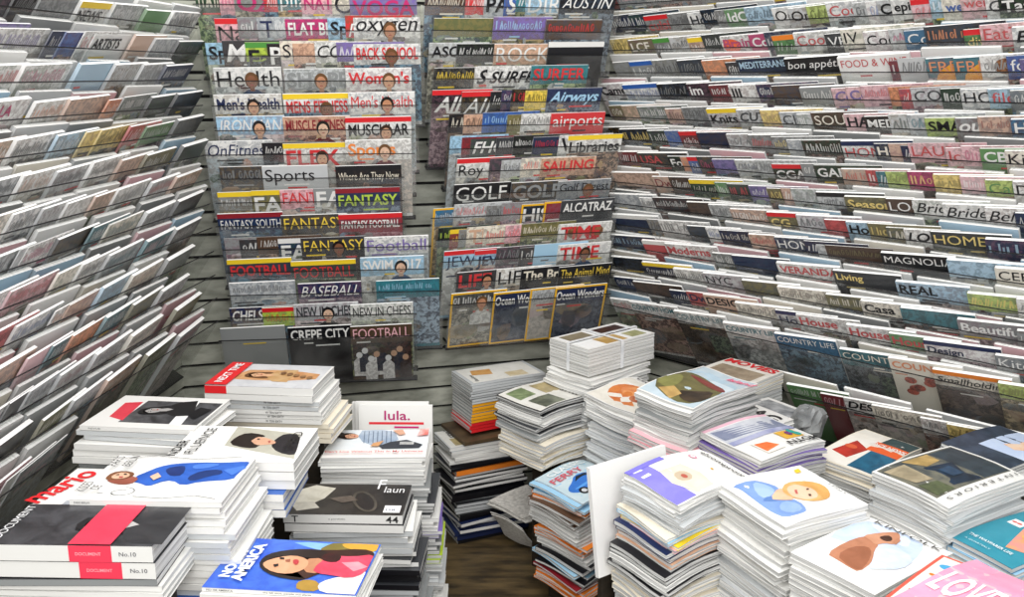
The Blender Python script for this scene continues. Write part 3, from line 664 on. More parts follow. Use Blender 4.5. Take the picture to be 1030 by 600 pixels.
# ---- cover pictures
def art_document(A, root, t, f):
    A.rect(0, 0, 1, 1, '2b2b2e', '57585c')
    A.portrait(.5, .42, .030, 0, 'b9b6b4', '1c1c1f', '3a3a3d', '222226', long=True)
    A.rect(0, .245, 1, .50, 'f2405a', 'e8344f')
    A.text('DOCUMENT', .10, .93, A.W * .8, 'e8e8e8', ht=.016, bold=0)
    pb = PB(); pb.box(-.0006, A.H * .245, 0, -.0002, A.H * .50, t, rgb('f2405a')); link_obj('belly_band', pb.mesh('belly_band', [M_PRINT]), root)
    side_text(root, 'DOCUMENT', A.H * .46, t / 2, .045, .006, 'ffb0ba', f, -.0010)
    side_text(root, 'No.10', A.H * .20, t / 2, .03, .008, '6d6d70', f)
def art_blue_dress(A, root, t, f):
    A.rect(.002, .002, .998, .998, 'eeedea')
    A.blob([(0.38,0.7),(0.36,0.65),(0.29,0.57),(0.38,0.53),(0.44,0.45),(0.32,0.35),(0.42,0.25),(0.47,0.04),(0.59,0.04),(0.87,0.01),(0.9,0.05),(0.86,0.2),(0.86,0.36),(0.82,0.54),(0.74,0.63),(0.62,0.68),(0.5,0.73)], '3568c8', '2450a8')
    A.blob([(0.6,0.54),(0.52,0.48),(0.55,0.41),(0.75,0.44),(0.77,0.49),(0.7,0.57)], '1c2f6a', '2a4488')
    A.blob([(0.41,0.31),(0.54,0.22),(0.6,0.14),(0.7,0.18),(0.66,0.31),(0.5,0.37)], '1c2f6a', '24407c')
    A.blob([(0.69,0.38),(0.71,0.29),(0.81,0.2),(0.84,0.29),(0.79,0.4)], '5a8ae0', '3f70d0')
    A.blob([(0.56,0.07),(0.74,0.01),(0.79,0.04),(0.68,0.16)], '4f80dc', '3568c8')
    A.blob([(0.32,0.81),(0.32,0.7),(0.46,0.68),(0.51,0.76),(0.42,0.91)], '8a4a3a', 'a86050')
    A.blob([(0.4,0.88),(0.42,0.79),(0.48,0.74),(0.58,0.75),(0.62,0.84),(0.58,0.91),(0.45,0.92)], '8a5a3a', '6b4028')
    A.blob([(0.43,0.86),(0.44,0.79),(0.5,0.76),(0.57,0.79),(0.58,0.86),(0.49,0.89)], 'e8c0a4', 'd9a888')
    A.blob([(0.51,0.86),(0.51,0.84),(0.54,0.85),(0.52,0.87)], '2a1a14', None)
    A.blob([(0.52,0.81),(0.52,0.79),(0.55,0.8),(0.55,0.82)], '2a1a14', None)
    A.blob([(0.45,0.82),(0.45,0.8),(0.48,0.8),(0.48,0.83)], 'b04a4a', None)
    A.blob([(0.41,0.57),(0.49,0.54),(0.58,0.59),(0.49,0.62)], 'e8c0a4', 'd9a888')
    A.line([(.9, .95), (.97, .7), (.9, .4), (.98, .1)], .002, '222222'); A.line([(.06, .6), (.03, .4), (.1, .2), (.04, .05)], .002, '222222')
    A.text('PARIS', .62, .90, .05, '1c1c1c', ht=.018, bold=0, shear=.2); A.text('BERLIN', .62, .80, .055, '1c1c1c', ht=.018, bold=0, shear=.2)
    A.text('KISSES', .06, .92, .045, '1c1c1c', ht=.020, bold=0, shear=.3); A.text('DE', .10, .84, .022, '1c1c1c', ht=.018, bold=0, shear=.3)
    for k in range(24):
        a0, a1 = k * math.pi / 12, (k + 1) * math.pi / 12
        A.line([(.11 + .07 * math.cos(a0), .68 + .075 * math.sin(a0)), (.11 + .07 * math.cos(a1), .68 + .075 * math.sin(a1))], .002, '222222')
    A.line([(.05, .79), (.05, .83)], .002, '222222')
    side_text(root, 'PARIS BERLIN', A.H * .97, t / 2, .03, .004, '777777', f)
def art_mono(A, root, t, f):
    A.rect(.15, .02, .85, .72, '2a2a2c', '6d6d70'); A.shape([(.2, .7), (.8, .75), (.75, .9), (.3, .86)], 'd03040', 'e04858')
    A.shape([(.1, .15), (.95, .25), (.9, .35), (.12, .26)], 'ececea'); A.portrait(.52, .56, .022, .3, 'a9a6a4', '141416', '1a1a1c', long=True)
    A.shape([(.3, .1), (.6, .04), (.66, .16), (.42, .2)], '17171a')
    side_text(root, 'REVUE', A.H * .92, t / 2, .03, .004, '888888', f)
def art_red_spine(A, root, t, f):
    A.rect(0, .02, 1, .80, 'c4c6ca', 'dfe0e2')
    A.shape([(.30, .8), (.5, .84), (.72, .76), (.75, .5), (.7, .25), (.62, .06), (.4, .06), (.3, .3), (.28, .6)], 'd8a878', 'b87848')
    A.portrait(.5, .64, .022, 0, 'e0b088', '6b4526', 'b88a55', 'd9b98a', long=True)
    for k in range(5): A.oval(.42 + .04 * k, .12 + .07 * k, .06, .04, '5a3a2a', 'c79a63')
    A.rect(0, .80, 1, 1, 'e0252b'); A.text('NEXT TIME', .08, .86, A.W * .84, 'ffffff', ht=.022)
    pb = PB(); pb.box(-.0006, A.H * .80, 0, -.0002, A.H, t, rgb('e0252b')); link_obj('spine_strip', pb.mesh('spine_strip', [M_PRINT]), root)
def art_influence(A, root, t, f):
    A.rect(.002, .002, .998, .998, 'eeedea')
    A.blob([(0.43,0.63),(0.11,0.02),(0.81,0.11),(0.99,0.66)], 'b4b1a2', 'c4c2b4')
    A.blob([(0.27,0.18),(0.19,0.04),(0.32,0.04),(0.79,0.1),(0.81,0.23),(0.67,0.27),(0.47,0.28)], '17171c', '2a2a31')
    A.blob([(0.36,0.44),(0.39,0.35),(0.66,0.38),(0.76,0.41),(0.81,0.54),(0.68,0.6),(0.47,0.61)], '1d1512', '2c201b')
    A.blob([(0.45,0.39),(0.46,0.33),(0.49,0.25),(0.56,0.25),(0.66,0.34),(0.7,0.44),(0.6,0.47)], 'dcae92', 'c4906f')
    A.blob([(0.55,0.46),(0.57,0.45),(0.69,0.43),(0.7,0.36),(0.76,0.41),(0.81,0.54)], '1d1512', None)
    A.blob([(0.6,0.41),(0.6,0.39),(0.64,0.4),(0.63,0.42)], '3a261a', None)
    A.blob([(0.52,0.3),(0.53,0.29),(0.58,0.3),(0.57,0.32)], 'b05a50', None)
    A.text('INDER', .04, .92, .10, '1a1a1a', ht=.020); A.text('FLUENCE', .16, .80, .15, '1a1a1a', ht=.022, bold=0)
    A.text('SPEED', .34, .08, .10, '1a1a1a', ht=.022, bold=0)
def art_america(A, root, t, f):
    A.rect(0, 0, 1, 1, '2f55c4', '4f80d4')
    A.blob([(0.83,0.44),(0.7,0.14),(0.54,0.01),(0.93,0.01),(0.99,0.66)], '8fbce8', '6fa4de')
    A.blob([(0.81,0.31),(0.82,0.16),(0.88,0.01),(0.99,0.07),(0.99,0.19),(0.99,0.28),(0.97,0.35),(0.81,0.41)], '8a7a3a', '6a6230')
    A.blob([(0.87,0.22),(0.84,0.08),(0.83,0.01),(0.98,0.01),(0.99,0.02),(0.99,0.19),(0.97,0.28)], 'd9a83c', 'c9963a')
    A.blob([(0.03,0.39),(0.03,0.24),(0.21,0.28),(0.24,0.37),(0.17,0.42)], 'b08a3a', '8f7230')
    A.blob([(0.01,0.23),(0.01,0.06),(0.01,0.01),(0.01,0.01),(0.54,0.01),(0.37,0.08),(0.26,0.23),(0.15,0.28)], 'ece9e6', 'd8ccd4')
    A.blob([(0.74,0.01),(0.76,0.01),(0.55,0.01),(0.52,0.01)], '7a68b8', '9a88cc')
    A.blob([(0.38,0.71),(0.26,0.59),(0.22,0.45),(0.25,0.34),(0.61,0.21),(0.68,0.01),(0.82,0.01),(0.88,0.11),(0.81,0.33),(0.82,0.5),(0.77,0.63),(0.67,0.73),(0.52,0.75)], '2a1612', '4a2a20')
    A.blob([(0.38,0.71),(0.25,0.59),(0.2,0.42),(0.24,0.36),(0.27,0.5),(0.31,0.6),(0.42,0.71),(0.53,0.71),(0.64,0.65),(0.67,0.54),(0.63,0.44),(0.65,0.35),(0.79,0.32),(0.81,0.49),(0.77,0.63),(0.67,0.73),(0.52,0.75)], '1d1210', '2a1a16')
    A.blob([(0.36,0.42),(0.34,0.31),(0.47,0.27),(0.65,0.34),(0.61,0.46)], 'c58a68', 'b07a58')
    A.blob([(0.42,0.7),(0.32,0.61),(0.3,0.5),(0.39,0.42),(0.53,0.41),(0.62,0.45),(0.67,0.54),(0.62,0.64),(0.51,0.72)], 'e0a884', 'd0946e')
    A.blob([(0.34,0.31),(0.33,0.24),(0.28,0.09),(0.4,0.01),(0.62,0.01),(0.77,0.01),(0.7,0.14),(0.7,0.31),(0.41,0.37)], 'e8506a', 'c83048')
    A.blob([(0.6,0.34),(0.56,0.28),(0.58,0.22),(0.71,0.22),(0.75,0.3),(0.7,0.36)], '2a1210', '5a1420')
    A.blob([(0.41,0.09),(0.51,0.01),(0.6,0.09),(0.57,0.2)], 'f2a0a8', 'e8708a')
    A.blob([(0.57,0.62),(0.57,0.59),(0.61,0.6),(0.61,0.63)], '1b1413', None)
    A.blob([(0.41,0.62),(0.44,0.6),(0.48,0.61),(0.46,0.64)], '1b1413', None)
    A.blob([(0.53,0.57),(0.53,0.54),(0.58,0.55),(0.56,0.58)], '9a5a44', None)
    A.blob([(0.49,0.51),(0.47,0.48),(0.54,0.48),(0.58,0.5),(0.57,0.53)], 'b83a40', None)
    A.text('NO OR', .16, .86, .10, 'f6f6f6', ht=.022, bold=.04); A.text('AMERICA', .10, .765, .14, 'f6f6f6', ht=.024, bold=.04)
    side_text(root, 'NO OR AMERICA', A.H * .97, t / 2, .05, .004, '555555', f); side_text(root, 'the fall issue, people and places', A.H * .6, t / 2, .09, .004, '666666', f)
def art_dark_gown(A, root, t, f):
    A.rect(0, 0, 1, 1, '1d1b1b', '3d3833')
    A.shape([(.30, .95), (.75, 1), (.95, .85), (.85, .66), (.5, .72), (.3, .82)], 'b9b4a4', 'd9d5c8'); A.shape([(.1, .9), (.35, 1), (.4, .8), (.2, .72)], 'cfcabd', '9a968a')
    A.oval(.42, .36, .36, .16, '5a544a', '2a2724', .4); A.oval(.42, .36, .30, .12, '2a2625', '171615', .4)
    A.shape([(.5, .68), (.6, .5), (.45, .42), (.36, .55)], '6a5f55', '36312d')
    A.text('F', .80, .29, .018, 'f0f0f0', rot=-math.pi / 2, ht=.055, bold=.0); A.text('laun', .68, .22, .05, 'e6e6e6', rot=-math.pi / 2, ht=.034, bold=0)
    A.rect(.06, .03, .28, .17, 'f4f4f2'); A.text('E 9.99', .10, .15, .022, '2a3a6a', rot=-math.pi / 2, ht=.010, bold=0, name='price_sticker')
    side_text(root, 'T', A.H * .93, t / 2, .016, t * .7, '222222', f); side_text(root, 'a portfolio', A.H * .62, t / 2, .04, .004, '555555', f); side_text(root, '44', A.H * .14, t / 2, .03, t * .75, '333333', f)
def art_universe(A, root, t, f):
    A.rect(.002, .002, .998, .998, 'eeedea')
    A.rect(0, .28, 1, 1, 'dfe6ea', 'f0f2f2')
    A.shape([(.30, .98), (.50, 1), (.64, .92), (.70, .62), (.62, .46), (.46, .40), (.34, .56), (.28, .76)], '8fa3bb', 'c5d0dc')
    for k in range(7): A.line([(.33 + .045 * k, .94), (.36 + .045 * k, .50)], .002, '4a5d78')
    A.shape([(.52, .38), (.56, .28), (.92, .30), (.95, .42), (.78, .60), (.62, .52)], '22252c', '3a3e48'); A.rect(.72, .42, .86, .52, 'e8e8e4', '55565a')
    A.portrait(.20, .74, .022, math.pi / 2 - .2, 'd9a384', '2a1a14', '8fa3bb', body=False); A.oval(.09, .76, .06, .07, '2a211d')
    A.shape([(.62, .92), (.72, .95), (.76, .78), (.70, .74)], 'd9a384'); A.shape([(.46, .45), (.56, .54), (.52, .34), (.44, .34)], 'd8a06c')
    A.shape([(.90, .95), (.99, .99), (.99, .74), (.88, .70)], 'e05a4a', 'f0efec')
    A.text("Can't Live Without This In My Universe", .02, .08, A.W * .95, 'd83a3e', ht=.017, bold=.01)
def art_spiral(A, root, t, f):
    A.rect(.04, .03, .96, .97, 'f4f4f3'); A.rect(.10, .52, .52, .92, '4a2a24', '2a1815'); A.rect(.56, .30, .94, .62, 'b08a4a', 'd9b87a'); A.rect(.08, .08, .5, .42, '7c7058', '9a917a'); A.rect(.62, .7, .92, .92, '8a8f60', 'c9bf90')
def art_bagel(A, root, t, f):
    A.rect(.02, .02, .98, .85, 'd8d4c8', 'efeae0'); A.oval(.5, .42, .40, .30, 'd8843c', 'b8562c'); A.oval(.42, .5, .2, .14, 'e8a868', 'c4572f'); A.oval(.62, .38, .14, .1, '8a3a22', 'd98a5a'); A.text('Gourmet', .08, .88, A.W * .8, '333333', ht=.018)
def art_coast(A, root, t, f):
    A.rect(.02, .02, .98, .98, 'c3d2da', 'aebfc9')
    A.blob([(0.88,0.09),(0.99,0.32),(0.99,0.71),(0.65,0.84),(0.12,0.9),(0.04,0.62)], 'b9d0de', '9fb8c8')
    A.blob([(0.72,0.53),(0.99,0.4),(0.99,0.62),(0.91,0.68),(0.39,0.75)], 'dbe6ec', 'c2d6e2')
    A.blob([(0.59,0.03),(0.93,0.09),(0.99,0.36),(0.92,0.54),(0.59,0.65),(0.3,0.72),(0.06,0.71),(0.01,0.55),(0.01,0.18)], '7a7448', '4d4a30')
    A.blob([(0.33,0.18),(0.32,0.39),(0.14,0.58),(0.03,0.5),(0.01,0.24)], '8a8a50', '6c6a3c')
    A.blob([(0.51,0.54),(0.92,0.45),(0.99,0.49),(0.8,0.6),(0.36,0.67),(0.12,0.65)], '7a2f33', '8f4a3a')
    A.blob([(0.67,0.1),(0.88,0.09),(0.99,0.23),(0.86,0.43),(0.66,0.32),(0.44,0.22)], '2f2822', '5a4a38')
    A.blob([(0.53,0.05),(0.57,0.19),(0.34,0.27),(0.21,0.14)], 'c9a86a', '9a7a48')
    A.text('Island', .60, .84, .09, 'f04a78', ht=.026, shear=.2); A.rect(.02, .4, .05, .98, 'e8e6e0')
def art_red_title(A, root, t, f):
    A.rect(0, 0, 1, 1, 'e8e4dc', 'c9c2b4'); A.text('MOVIES', .04, .72, A.W * .92, 'd8232a', ht=.045, bold=.03); A.rect(.1, .1, .9, .6, '7a6a58', 'b5a48c')
def art_blocks(A, root, t, f):
    A.rect(0, .0, .06, 1, 'e9b8c8'); A.rect(.08, .02, .44, .98, 'b9bcc6', 'd6d8dc')
    for k in range(5): A.shape([(.10 + .05 * k, .05), (.16 + .05 * k, .05), (.26 + .05 * k, .95), (.20 + .05 * k, .95)], '6f7690', '8c93a8')
    A.rect(.44, .02, .54, .98, '8d92b8', 'c5c8dc'); A.rect(.56, .60, .78, .88, 'e8b848', 'd8a030'); A.oval(.62, .82, .07, .05, '2aa59a'); A.oval(.70, .84, .06, .05, '2aa59a'); A.oval(.66, .74, .06, .04, '7a3a7a')
    A.rect(.62, .18, .92, .44, 'efe9e0'); A.shape([(.66, .2), (.88, .2), (.84, .42), (.7, .36)], 'e8622c', 'f0905a'); A.text('MOTN', .84, .97, .11, '1a1a1a', rot=-math.pi / 2, ht=.022, bold=.02)
def art_periodico(A, root, t, f):
    A.rect(.002, .002, .998, .998, 'eeedea')
    A.rect(0, 0, .98, .24, '7e78dc', '8f88e2'); A.rect(.05, .05, .30, .15, 'f4f4f4'); A.shape([(.30, .24), (.6, .20), (.95, .28), (.92, .50), (.6, .56), (.32, .5)], 'e4dccb', 'd6c9b4')
    A.blob([(.46,.30),(.62,.28),(.7,.38),(.6,.46),(.46,.42)], 'c9b8a0', 'b5a48c'); A.oval(.58, .37, .05, .04, 'b05a4a')
    A.rect(0, 0, .1, .45, '7e78dc'); A.text('elcompromiso', .16, .86, .17, '2a2a2a', ht=.018); A.oval(.22, .74, .07, .05, 'e79ab0'); A.oval(.22, .74, .04, .03, 'f6f4f2'); A.oval(.6, .72, .025, .02, 'd9a83c')
def art_car(A, root, t, f):
    A.rect(0, 0, 1, 1, 'bcd2da', 'd5e0e4'); q = lambda P: [(1.02 - y, x - .06) for x, y in P]
    A.blob(q([(.18,.30),(.30,.22),(.60,.20),(.84,.26),(.92,.36),(.88,.46),(.74,.50),(.66,.60),(.46,.62),(.34,.52),(.20,.46),(.14,.38)]), '2f6fc4', '3f82d8')
    A.blob(q([(.38,.50),(.48,.59),(.64,.58),(.70,.50)]), '16202c'); A.blob(q([(.2,.36),(.4,.32),(.86,.36),(.86,.40),(.4,.38)]), '5aa0ea')
    for u_ in (.32, .74): A.oval(.77, u_ - .06, .085, .085, '15171a'); A.oval(.77, u_ - .06, .045, .045, 'c9ccd0')
    A.text('CLASSIC', .20, .14, A.H * .72, 'eef3f4', rot=math.pi / 2, ht=.026, bold=.02); A.text('FERRY', .38, .05, A.H * .6, 'd05a6a', rot=math.pi / 2, ht=.026)
def art_blonde(A, root, t, f):
    A.rect(.002, .002, .998, .998, 'eeedea')
    A.blob([(0.2,0.09),(0.38,0.08),(0.58,0.07),(0.73,0.07),(0.87,0.1),(0.89,0.29),(0.86,0.37),(0.68,0.43),(0.53,0.35),(0.36,0.44),(0.23,0.39),(0.11,0.3),(0.11,0.05)], '86a5d8', '6c8cc6')
    A.blob([(0.36,0.16),(0.5,0.17),(0.42,0.36),(0.29,0.37),(0.14,0.28)], 'a9c2ea', '8fb0e0')
    A.blob([(0.71,0.15),(0.83,0.18),(0.85,0.33),(0.71,0.39),(0.6,0.29)], 'a9c2ea', '7f9fd4')
    A.blob([(0.54,0.17),(0.59,0.25),(0.56,0.31),(0.46,0.23),(0.5,0.12)], '5f82bd', None)
    A.blob([(0.59,0.28),(0.65,0.41),(0.44,0.47),(0.37,0.42),(0.52,0.2)], 'efc4a4', 'e0ac88')
    A.blob([(0.57,0.39),(0.73,0.51),(0.76,0.67),(0.71,0.79),(0.56,0.88),(0.42,0.87),(0.32,0.73),(0.31,0.56),(0.43,0.41)], 'e8bd7c', 'c99350')
    A.blob([(0.54,0.42),(0.65,0.45),(0.7,0.55),(0.68,0.66),(0.57,0.73),(0.46,0.72),(0.37,0.65),(0.39,0.5)], 'f3cdb0', 'e8b898')
    A.blob([(0.37,0.62),(0.43,0.72),(0.52,0.74),(0.66,0.7),(0.76,0.67),(0.71,0.79),(0.56,0.88),(0.42,0.87),(0.32,0.73)], 'e2b068', 'c48d4c')
    A.blob([(0.52,0.65),(0.52,0.68),(0.49,0.7),(0.49,0.67)], '4a3426', None)
    A.blob([(0.64,0.58),(0.64,0.61),(0.6,0.63),(0.6,0.6)], '4a3426', None)
    A.blob([(0.55,0.49),(0.56,0.51),(0.48,0.56),(0.48,0.53)], 'c0605a', None)
    A.blob([(0.17,0.81),(0.17,0.88),(0.09,0.91),(0.1,0.84)], 'f2c832', None)
    A.text('TPNY', .48, .93, .06, '8a8a8a', ht=.008, bold=0)
def art_kin(A, root, t, f):
    A.rect(.002, .002, .998, .998, 'eeedea')
    A.blob([(0.21,0.45),(0.5,0.55),(0.88,0.42),(0.87,0.63),(0.76,0.91),(0.6,0.96),(0.22,0.96),(0.01,0.9),(0.01,0.42)], 'ccd9ec', 'b0c4e4')
    A.blob([(0.42,0.78),(0.69,0.75),(0.58,0.94),(0.24,0.94),(0.09,0.89)], 'dfe7f3', 'c9d6ea')
    A.blob([(0.39,0.18),(0.56,0.16),(0.67,0.16),(0.64,0.35),(0.54,0.51),(0.45,0.64),(0.35,0.69),(0.25,0.66),(0.22,0.45),(0.25,0.19)], 'c38566', 'a2684b')
    A.blob([(0.54,0.17),(0.66,0.18),(0.62,0.32),(0.52,0.48),(0.42,0.54),(0.32,0.44),(0.33,0.23)], 'a5694d', '8a5339')
    A.blob([(0.34,0.64),(0.45,0.6),(0.48,0.69),(0.55,0.72),(0.56,0.79),(0.47,0.91),(0.4,0.93),(0.31,0.81),(0.24,0.65)], 'd39b7c', 'bb7d5e')
    A.blob([(0.46,0.71),(0.5,0.76),(0.45,0.82),(0.39,0.82),(0.36,0.73)], '5a3a2c', '3a241a')
    A.blob([(0.62,0.38),(0.69,0.24),(0.76,0.31),(0.9,0.44),(0.87,0.65),(0.57,0.72),(0.46,0.65),(0.51,0.52)], 'd9e0ef', 'b9c8e2')
    A.blob([(0.57,0.73),(0.55,0.82),(0.5,0.85),(0.51,0.75)], 'b98062', None)
    A.text('KINFOLK', .14, .91, .15, '3f3f3f', ht=.015, bold=0)
def art_interiors(A, root, t, f):
    A.rect(.03, .03, .82, .97, '40474a', '8d8873'); A.rect(.06, .64, .8, .95, '222c34', '41505a'); A.shape([(.30, .35), (.75, .30), (.8, .62), (.36, .66)], '151c26', '27405c')
    A.shape([(.06, .30), (.30, .40), (.26, .60), (.06, .62)], 'c9a86a', '7a6438'); A.shape([(.1, .05), (.5, .08), (.55, .24), (.12, .28)], 'b7a88a', '6c6350'); A.rect(.42, .42, .62, .56, '24384f', '3f6080'); A.shape([(.55, .06), (.8, .06), (.8, .26), (.6, .24)], '2b3026', '6a7350')
    A.text('I N T E R I O R S', .88, .95, .26, '4a4a4a', rot=-math.pi / 2, ht=.010, bold=0)
def art_race(A, root, t, f):
    A.rect(.02, .02, .98, .98, 'ece6da', 'f4f1ea'); A.shape([(.10, .25), (.4, .2), (.5, .5), (.2, .62)], 'c43a2c', '8a2a22'); A.rect(.45, .5, .98, .75, 'e8632c'); A.rect(.55, .05, .98, .5, '1d4f6c', '2f7898'); A.rect(.5, .75, .98, .98, '2a3f44', '4a5f60')
    A.text('RACE NEWS', .40, .62, .10, 'f4f0ea', ht=.022, bold=.02); A.oval(.25, .45, .1, .08, 'd9603c')
def art_teal(A, root, t, f):
    A.rect(0, 0, 1, 1, '2f8ba0', '3a98ac'); A.rect(.12, .60, .34, .72, 'f2f2f0'); A.oval(.18, .66, .04, .03, 'd8605a'); A.oval(.26, .66, .04, .03, 'd8605a')
    A.shape([(.36, .66), (.9, .7), (.98, .3), (.6, .22)], 'f0a86a', 'e888a0'); A.oval(.7, .5, .18, .14, 'f2c070', 'e88a5a')
    A.text('THE WAYFARER LIFE', .10, .14, .10, 'e6f0f2', ht=.010); A.text('A QUARTERLY', .14, .06, .06, 'bfe0e6', ht=.006)
def art_redborder(A, root, t, f):
    A.rect(0, 0, 1, 1, 'e0604f'); A.rect(.06, .03, .94, .97, 'f3ece0'); A.oval(.3, .8, .16, .10, '4aa8d8'); A.text('flow', .28, .42, .045, '3a3432', ht=.035)
    for u, v, c in ((.2, .6, 'e8842c'), (.8, .8, 'e06a5a'), (.6, .86, 'e0a03c'), (.85, .55, '7a9a4a'), (.7, .3, 'd85a4a'), (.2, .25, 'e8842c')): A.oval(u, v, .05, .04, c)
def art_pink(A, root, t, f):
    A.rect(0, 0, 1, 1, 'ee9db8', 'e88aa8'); A.text('LOVES', .06, .30, A.W * .9, 'f6eff2', ht=.075, bold=.02, shear=.2); A.oval(.9, .9, .12, .06, 'f0b83c', '3f3f8a')
def art_bluecar(A, root, t, f):
    A.rect(.0, .0, 1, 1, '26303f', '4a586c'); A.rect(.3, .3, 1, 1, 'c5d3ea', 'aebfe0'); A.shape([(.5, .5), (.7, .45), (.9, .6), (.8, .8), (.6, .75)], 'e0a070', 'f0e4d4')
def art_cup(A, root, t, f):
    A.rect(.03, .03, .97, .97, 'e6e0d6', 'f0ece4'); A.oval(.55, .62, .30, .30, '5a4030', '7a5a40'); A.oval(.55, .62, .23, .23, 'e8923c', 'd97a30'); A.oval(.3, .25, .15, .1, 'c9b8a0')
def art_pictures(A, root, t, f):
    A.rect(.02, .02, .98, .98, 'd6d4cc', 'eceae4'); A.rect(.1, .55, .5, .9, '8a7a58', 'c9b888'); A.rect(.55, .15, .95, .55, '3a4038', '8a8f78'); A.rect(.1, .1, .45, .4, '5a6a48', 'a9b98a'); A.text('STYLE', .52, .80, .08, '3a3a3a', ht=.02)
def art_plain_news(A, root, t, f):
    A.rect(.03, .05, .97, .95, 'dedcd4', 'f0eee8'); A.shape([(.4, .6), (.75, .55), (.8, .8), (.5, .85)], 'c98a4a', 'e0b878'); A.rect(.1, .2, .4, .45, 'cbb890', 'e6dcc4'); A.text('Review', .1, .86, .07, '6a6a68', ht=.014)

# ---- the left-hand piles
L1, _ = stack('L1', .811, (-.765, 1.567), .294, .157, -1.6, 'L', [(1, .032, 'w', 'd'), (1, .032, 'w', 'd'), (1, .014, 'g', 'k'), (3, .012, 'w', 'w', (.012, 0))],
      'black cover with red band', 'black portrait magazine with a wide red belly band, nearest at left front', art_document, jit=.002, spread=.6)
pb = PB(); pb.box(-.0007, .294 * .20, 0, -.0002, .294 * .455, .0313, rgb('ee3d57')); link_obj('belly_band', pb.mesh('belly_band', [M_PRINT]), L1[1])
flat0 = lambda x, y: 0.0
side_text(L1[1], 'DOCUMENT', .294 * .41, .016, .045, .006, 'ffb0ba', flat0, -.0011); side_text(L1[1], 'No.10', .294 * .15, .016, .03, .008, '6d6d70', flat0)
stack('L2', .822, (-.685, 1.746), .291, .214, -2.5, 'L', [(2, .012, 'w', 'w'), (3, .014, 'w', 'w', (.002, 0)), (4, .013, 'z', 'w', (.014, -.004)), (5, .013, 'w', 'w', (.008, 0)), (3, .012, 'z', 'b', (.006, 0))],
      'blue dress cover', 'white oversized magazine with a woman in a blue dress on its cover', art_blue_dress, jit=.005, spread=1.0)
stack('L4', .775, (-.885, 1.785), .12, .22, -4, 'R', [(4, .008, 'w', 'w'), (3, .010, 'k', 'z')],
      'red-lettered slim cover', 'slim white magazine with red lettering beside the blue dress cover', lambda A, r, t, f: (A.rect(0, 0, 1, 1, 'eceae6'), A.text('mario', .1, .2, .16, 'e0252b', rot=1.25, ht=.05, bold=.02), A.rect(.55, .5, .95, .8, '2a2426', '6a4a48'), A.rect(.5, .05, .95, .3, 'c9ccd2', '8a8f98')), jit=.002, spread=.8)
stack('L3', .807, (-.858, 2.162), .277, .214, -6.4, 'L', [(1, .012, 'w', 'w'), (2, .013, 'z', 'w', (.0, -.004)), (3, .016, 'w', 'w', (-.014, -.004)), (2, .012, 'g', 'w', (.006, 0))],
      'black and white photo cover', 'white magazine with a black and white photo and red scarf', art_mono, jit=.005, spread=1.8)
L5, _ = stack('L5', .808, (-.652, 2.443), .293, .195, -5.8, 'L', [(1, .022, 'w', 'w'), (1, .018, 'w', 'w', (0, 0)), (2, .0125, 'z', 'w', (.012, .004)), (3, .0125, 'w', 'w', (.004, 0)), (4, .014, 'c', 'c', (.022, .012))],
      'red-edged woman cover', 'magazine with a woman in gold beside a bright red title strip', art_red_spine, jit=.002, spread=.7)
for m_ in L5[2:7]:
    side_text(m_, 'BE READY', .27, .006, .032, .006, '2a2a2a', lambda x, y: 0.0); side_text(m_, 'W TEN SIXTY', .15, .006, .045, .006, '2a2a2a', lambda x, y: 0.0)
stack('L6', .801, (-.600, 1.976), .287, .205, -3.2, 'L', [(3, .021, 'w', 'w'), (3, .019, 'w', 'b', (-.022, -.018))],
      'white cover of a dark-haired woman', 'white thick magazine showing a dark-haired woman between vertical black words', art_influence, jit=.003, spread=.8, inset=.07)
stack('L7', .695, (-.412, 1.630), .287, .190, -5.8, 'L', [(5, .009, 'w', 'w')],
      'blue cover of a woman', 'blue magazine of a smiling long-haired woman in a red patterned scarf', art_america, jit=.003, spread=.8)
stack('L8', .585, (-.400, 2.150), .285, .172, -1.6, 'L', [(1, .024, 'w', 'k'), (1, .022, 'w', 'k', (.006, .002)), (4, .015, 'z', 'w', (.014, .002)), (3, .013, 'w', 'd', (.008, .004)), (4, .014, 'k', 'd', (.01, .002)), (4, .013, 'z', 'g', (-.006, 0)), (5, .014, 'd', 'g', (.008, 0))],
      'dark gown cover', 'black magazine with a dim gown photo and a small price sticker', art_dark_gown, jit=.005, spread=1.6)
stack('L9', .618, (-.368, 2.429), .275, .200, 1.3, 'R', [(7, .012, None, 'w'), (4, .011, None, 'g', (.008, 0)), (4, .012, None, 'd', (.010, 0)), (3, .012, None, 'w', (.008, 0)), (2, .012, None, 'u', (.006, 0)), (4, .012, None, 'g', (-.004, 0)), (2, .012, None, 'a', (.012, 0)), (7, .012, None, 'z', (-.006, 0)), (8, .013, None, 'w')],
      'reclining woman in stripes', 'white magazine of a woman in a striped shirt lying back, red line of text', art_universe, jit=.006, spread=1.6)
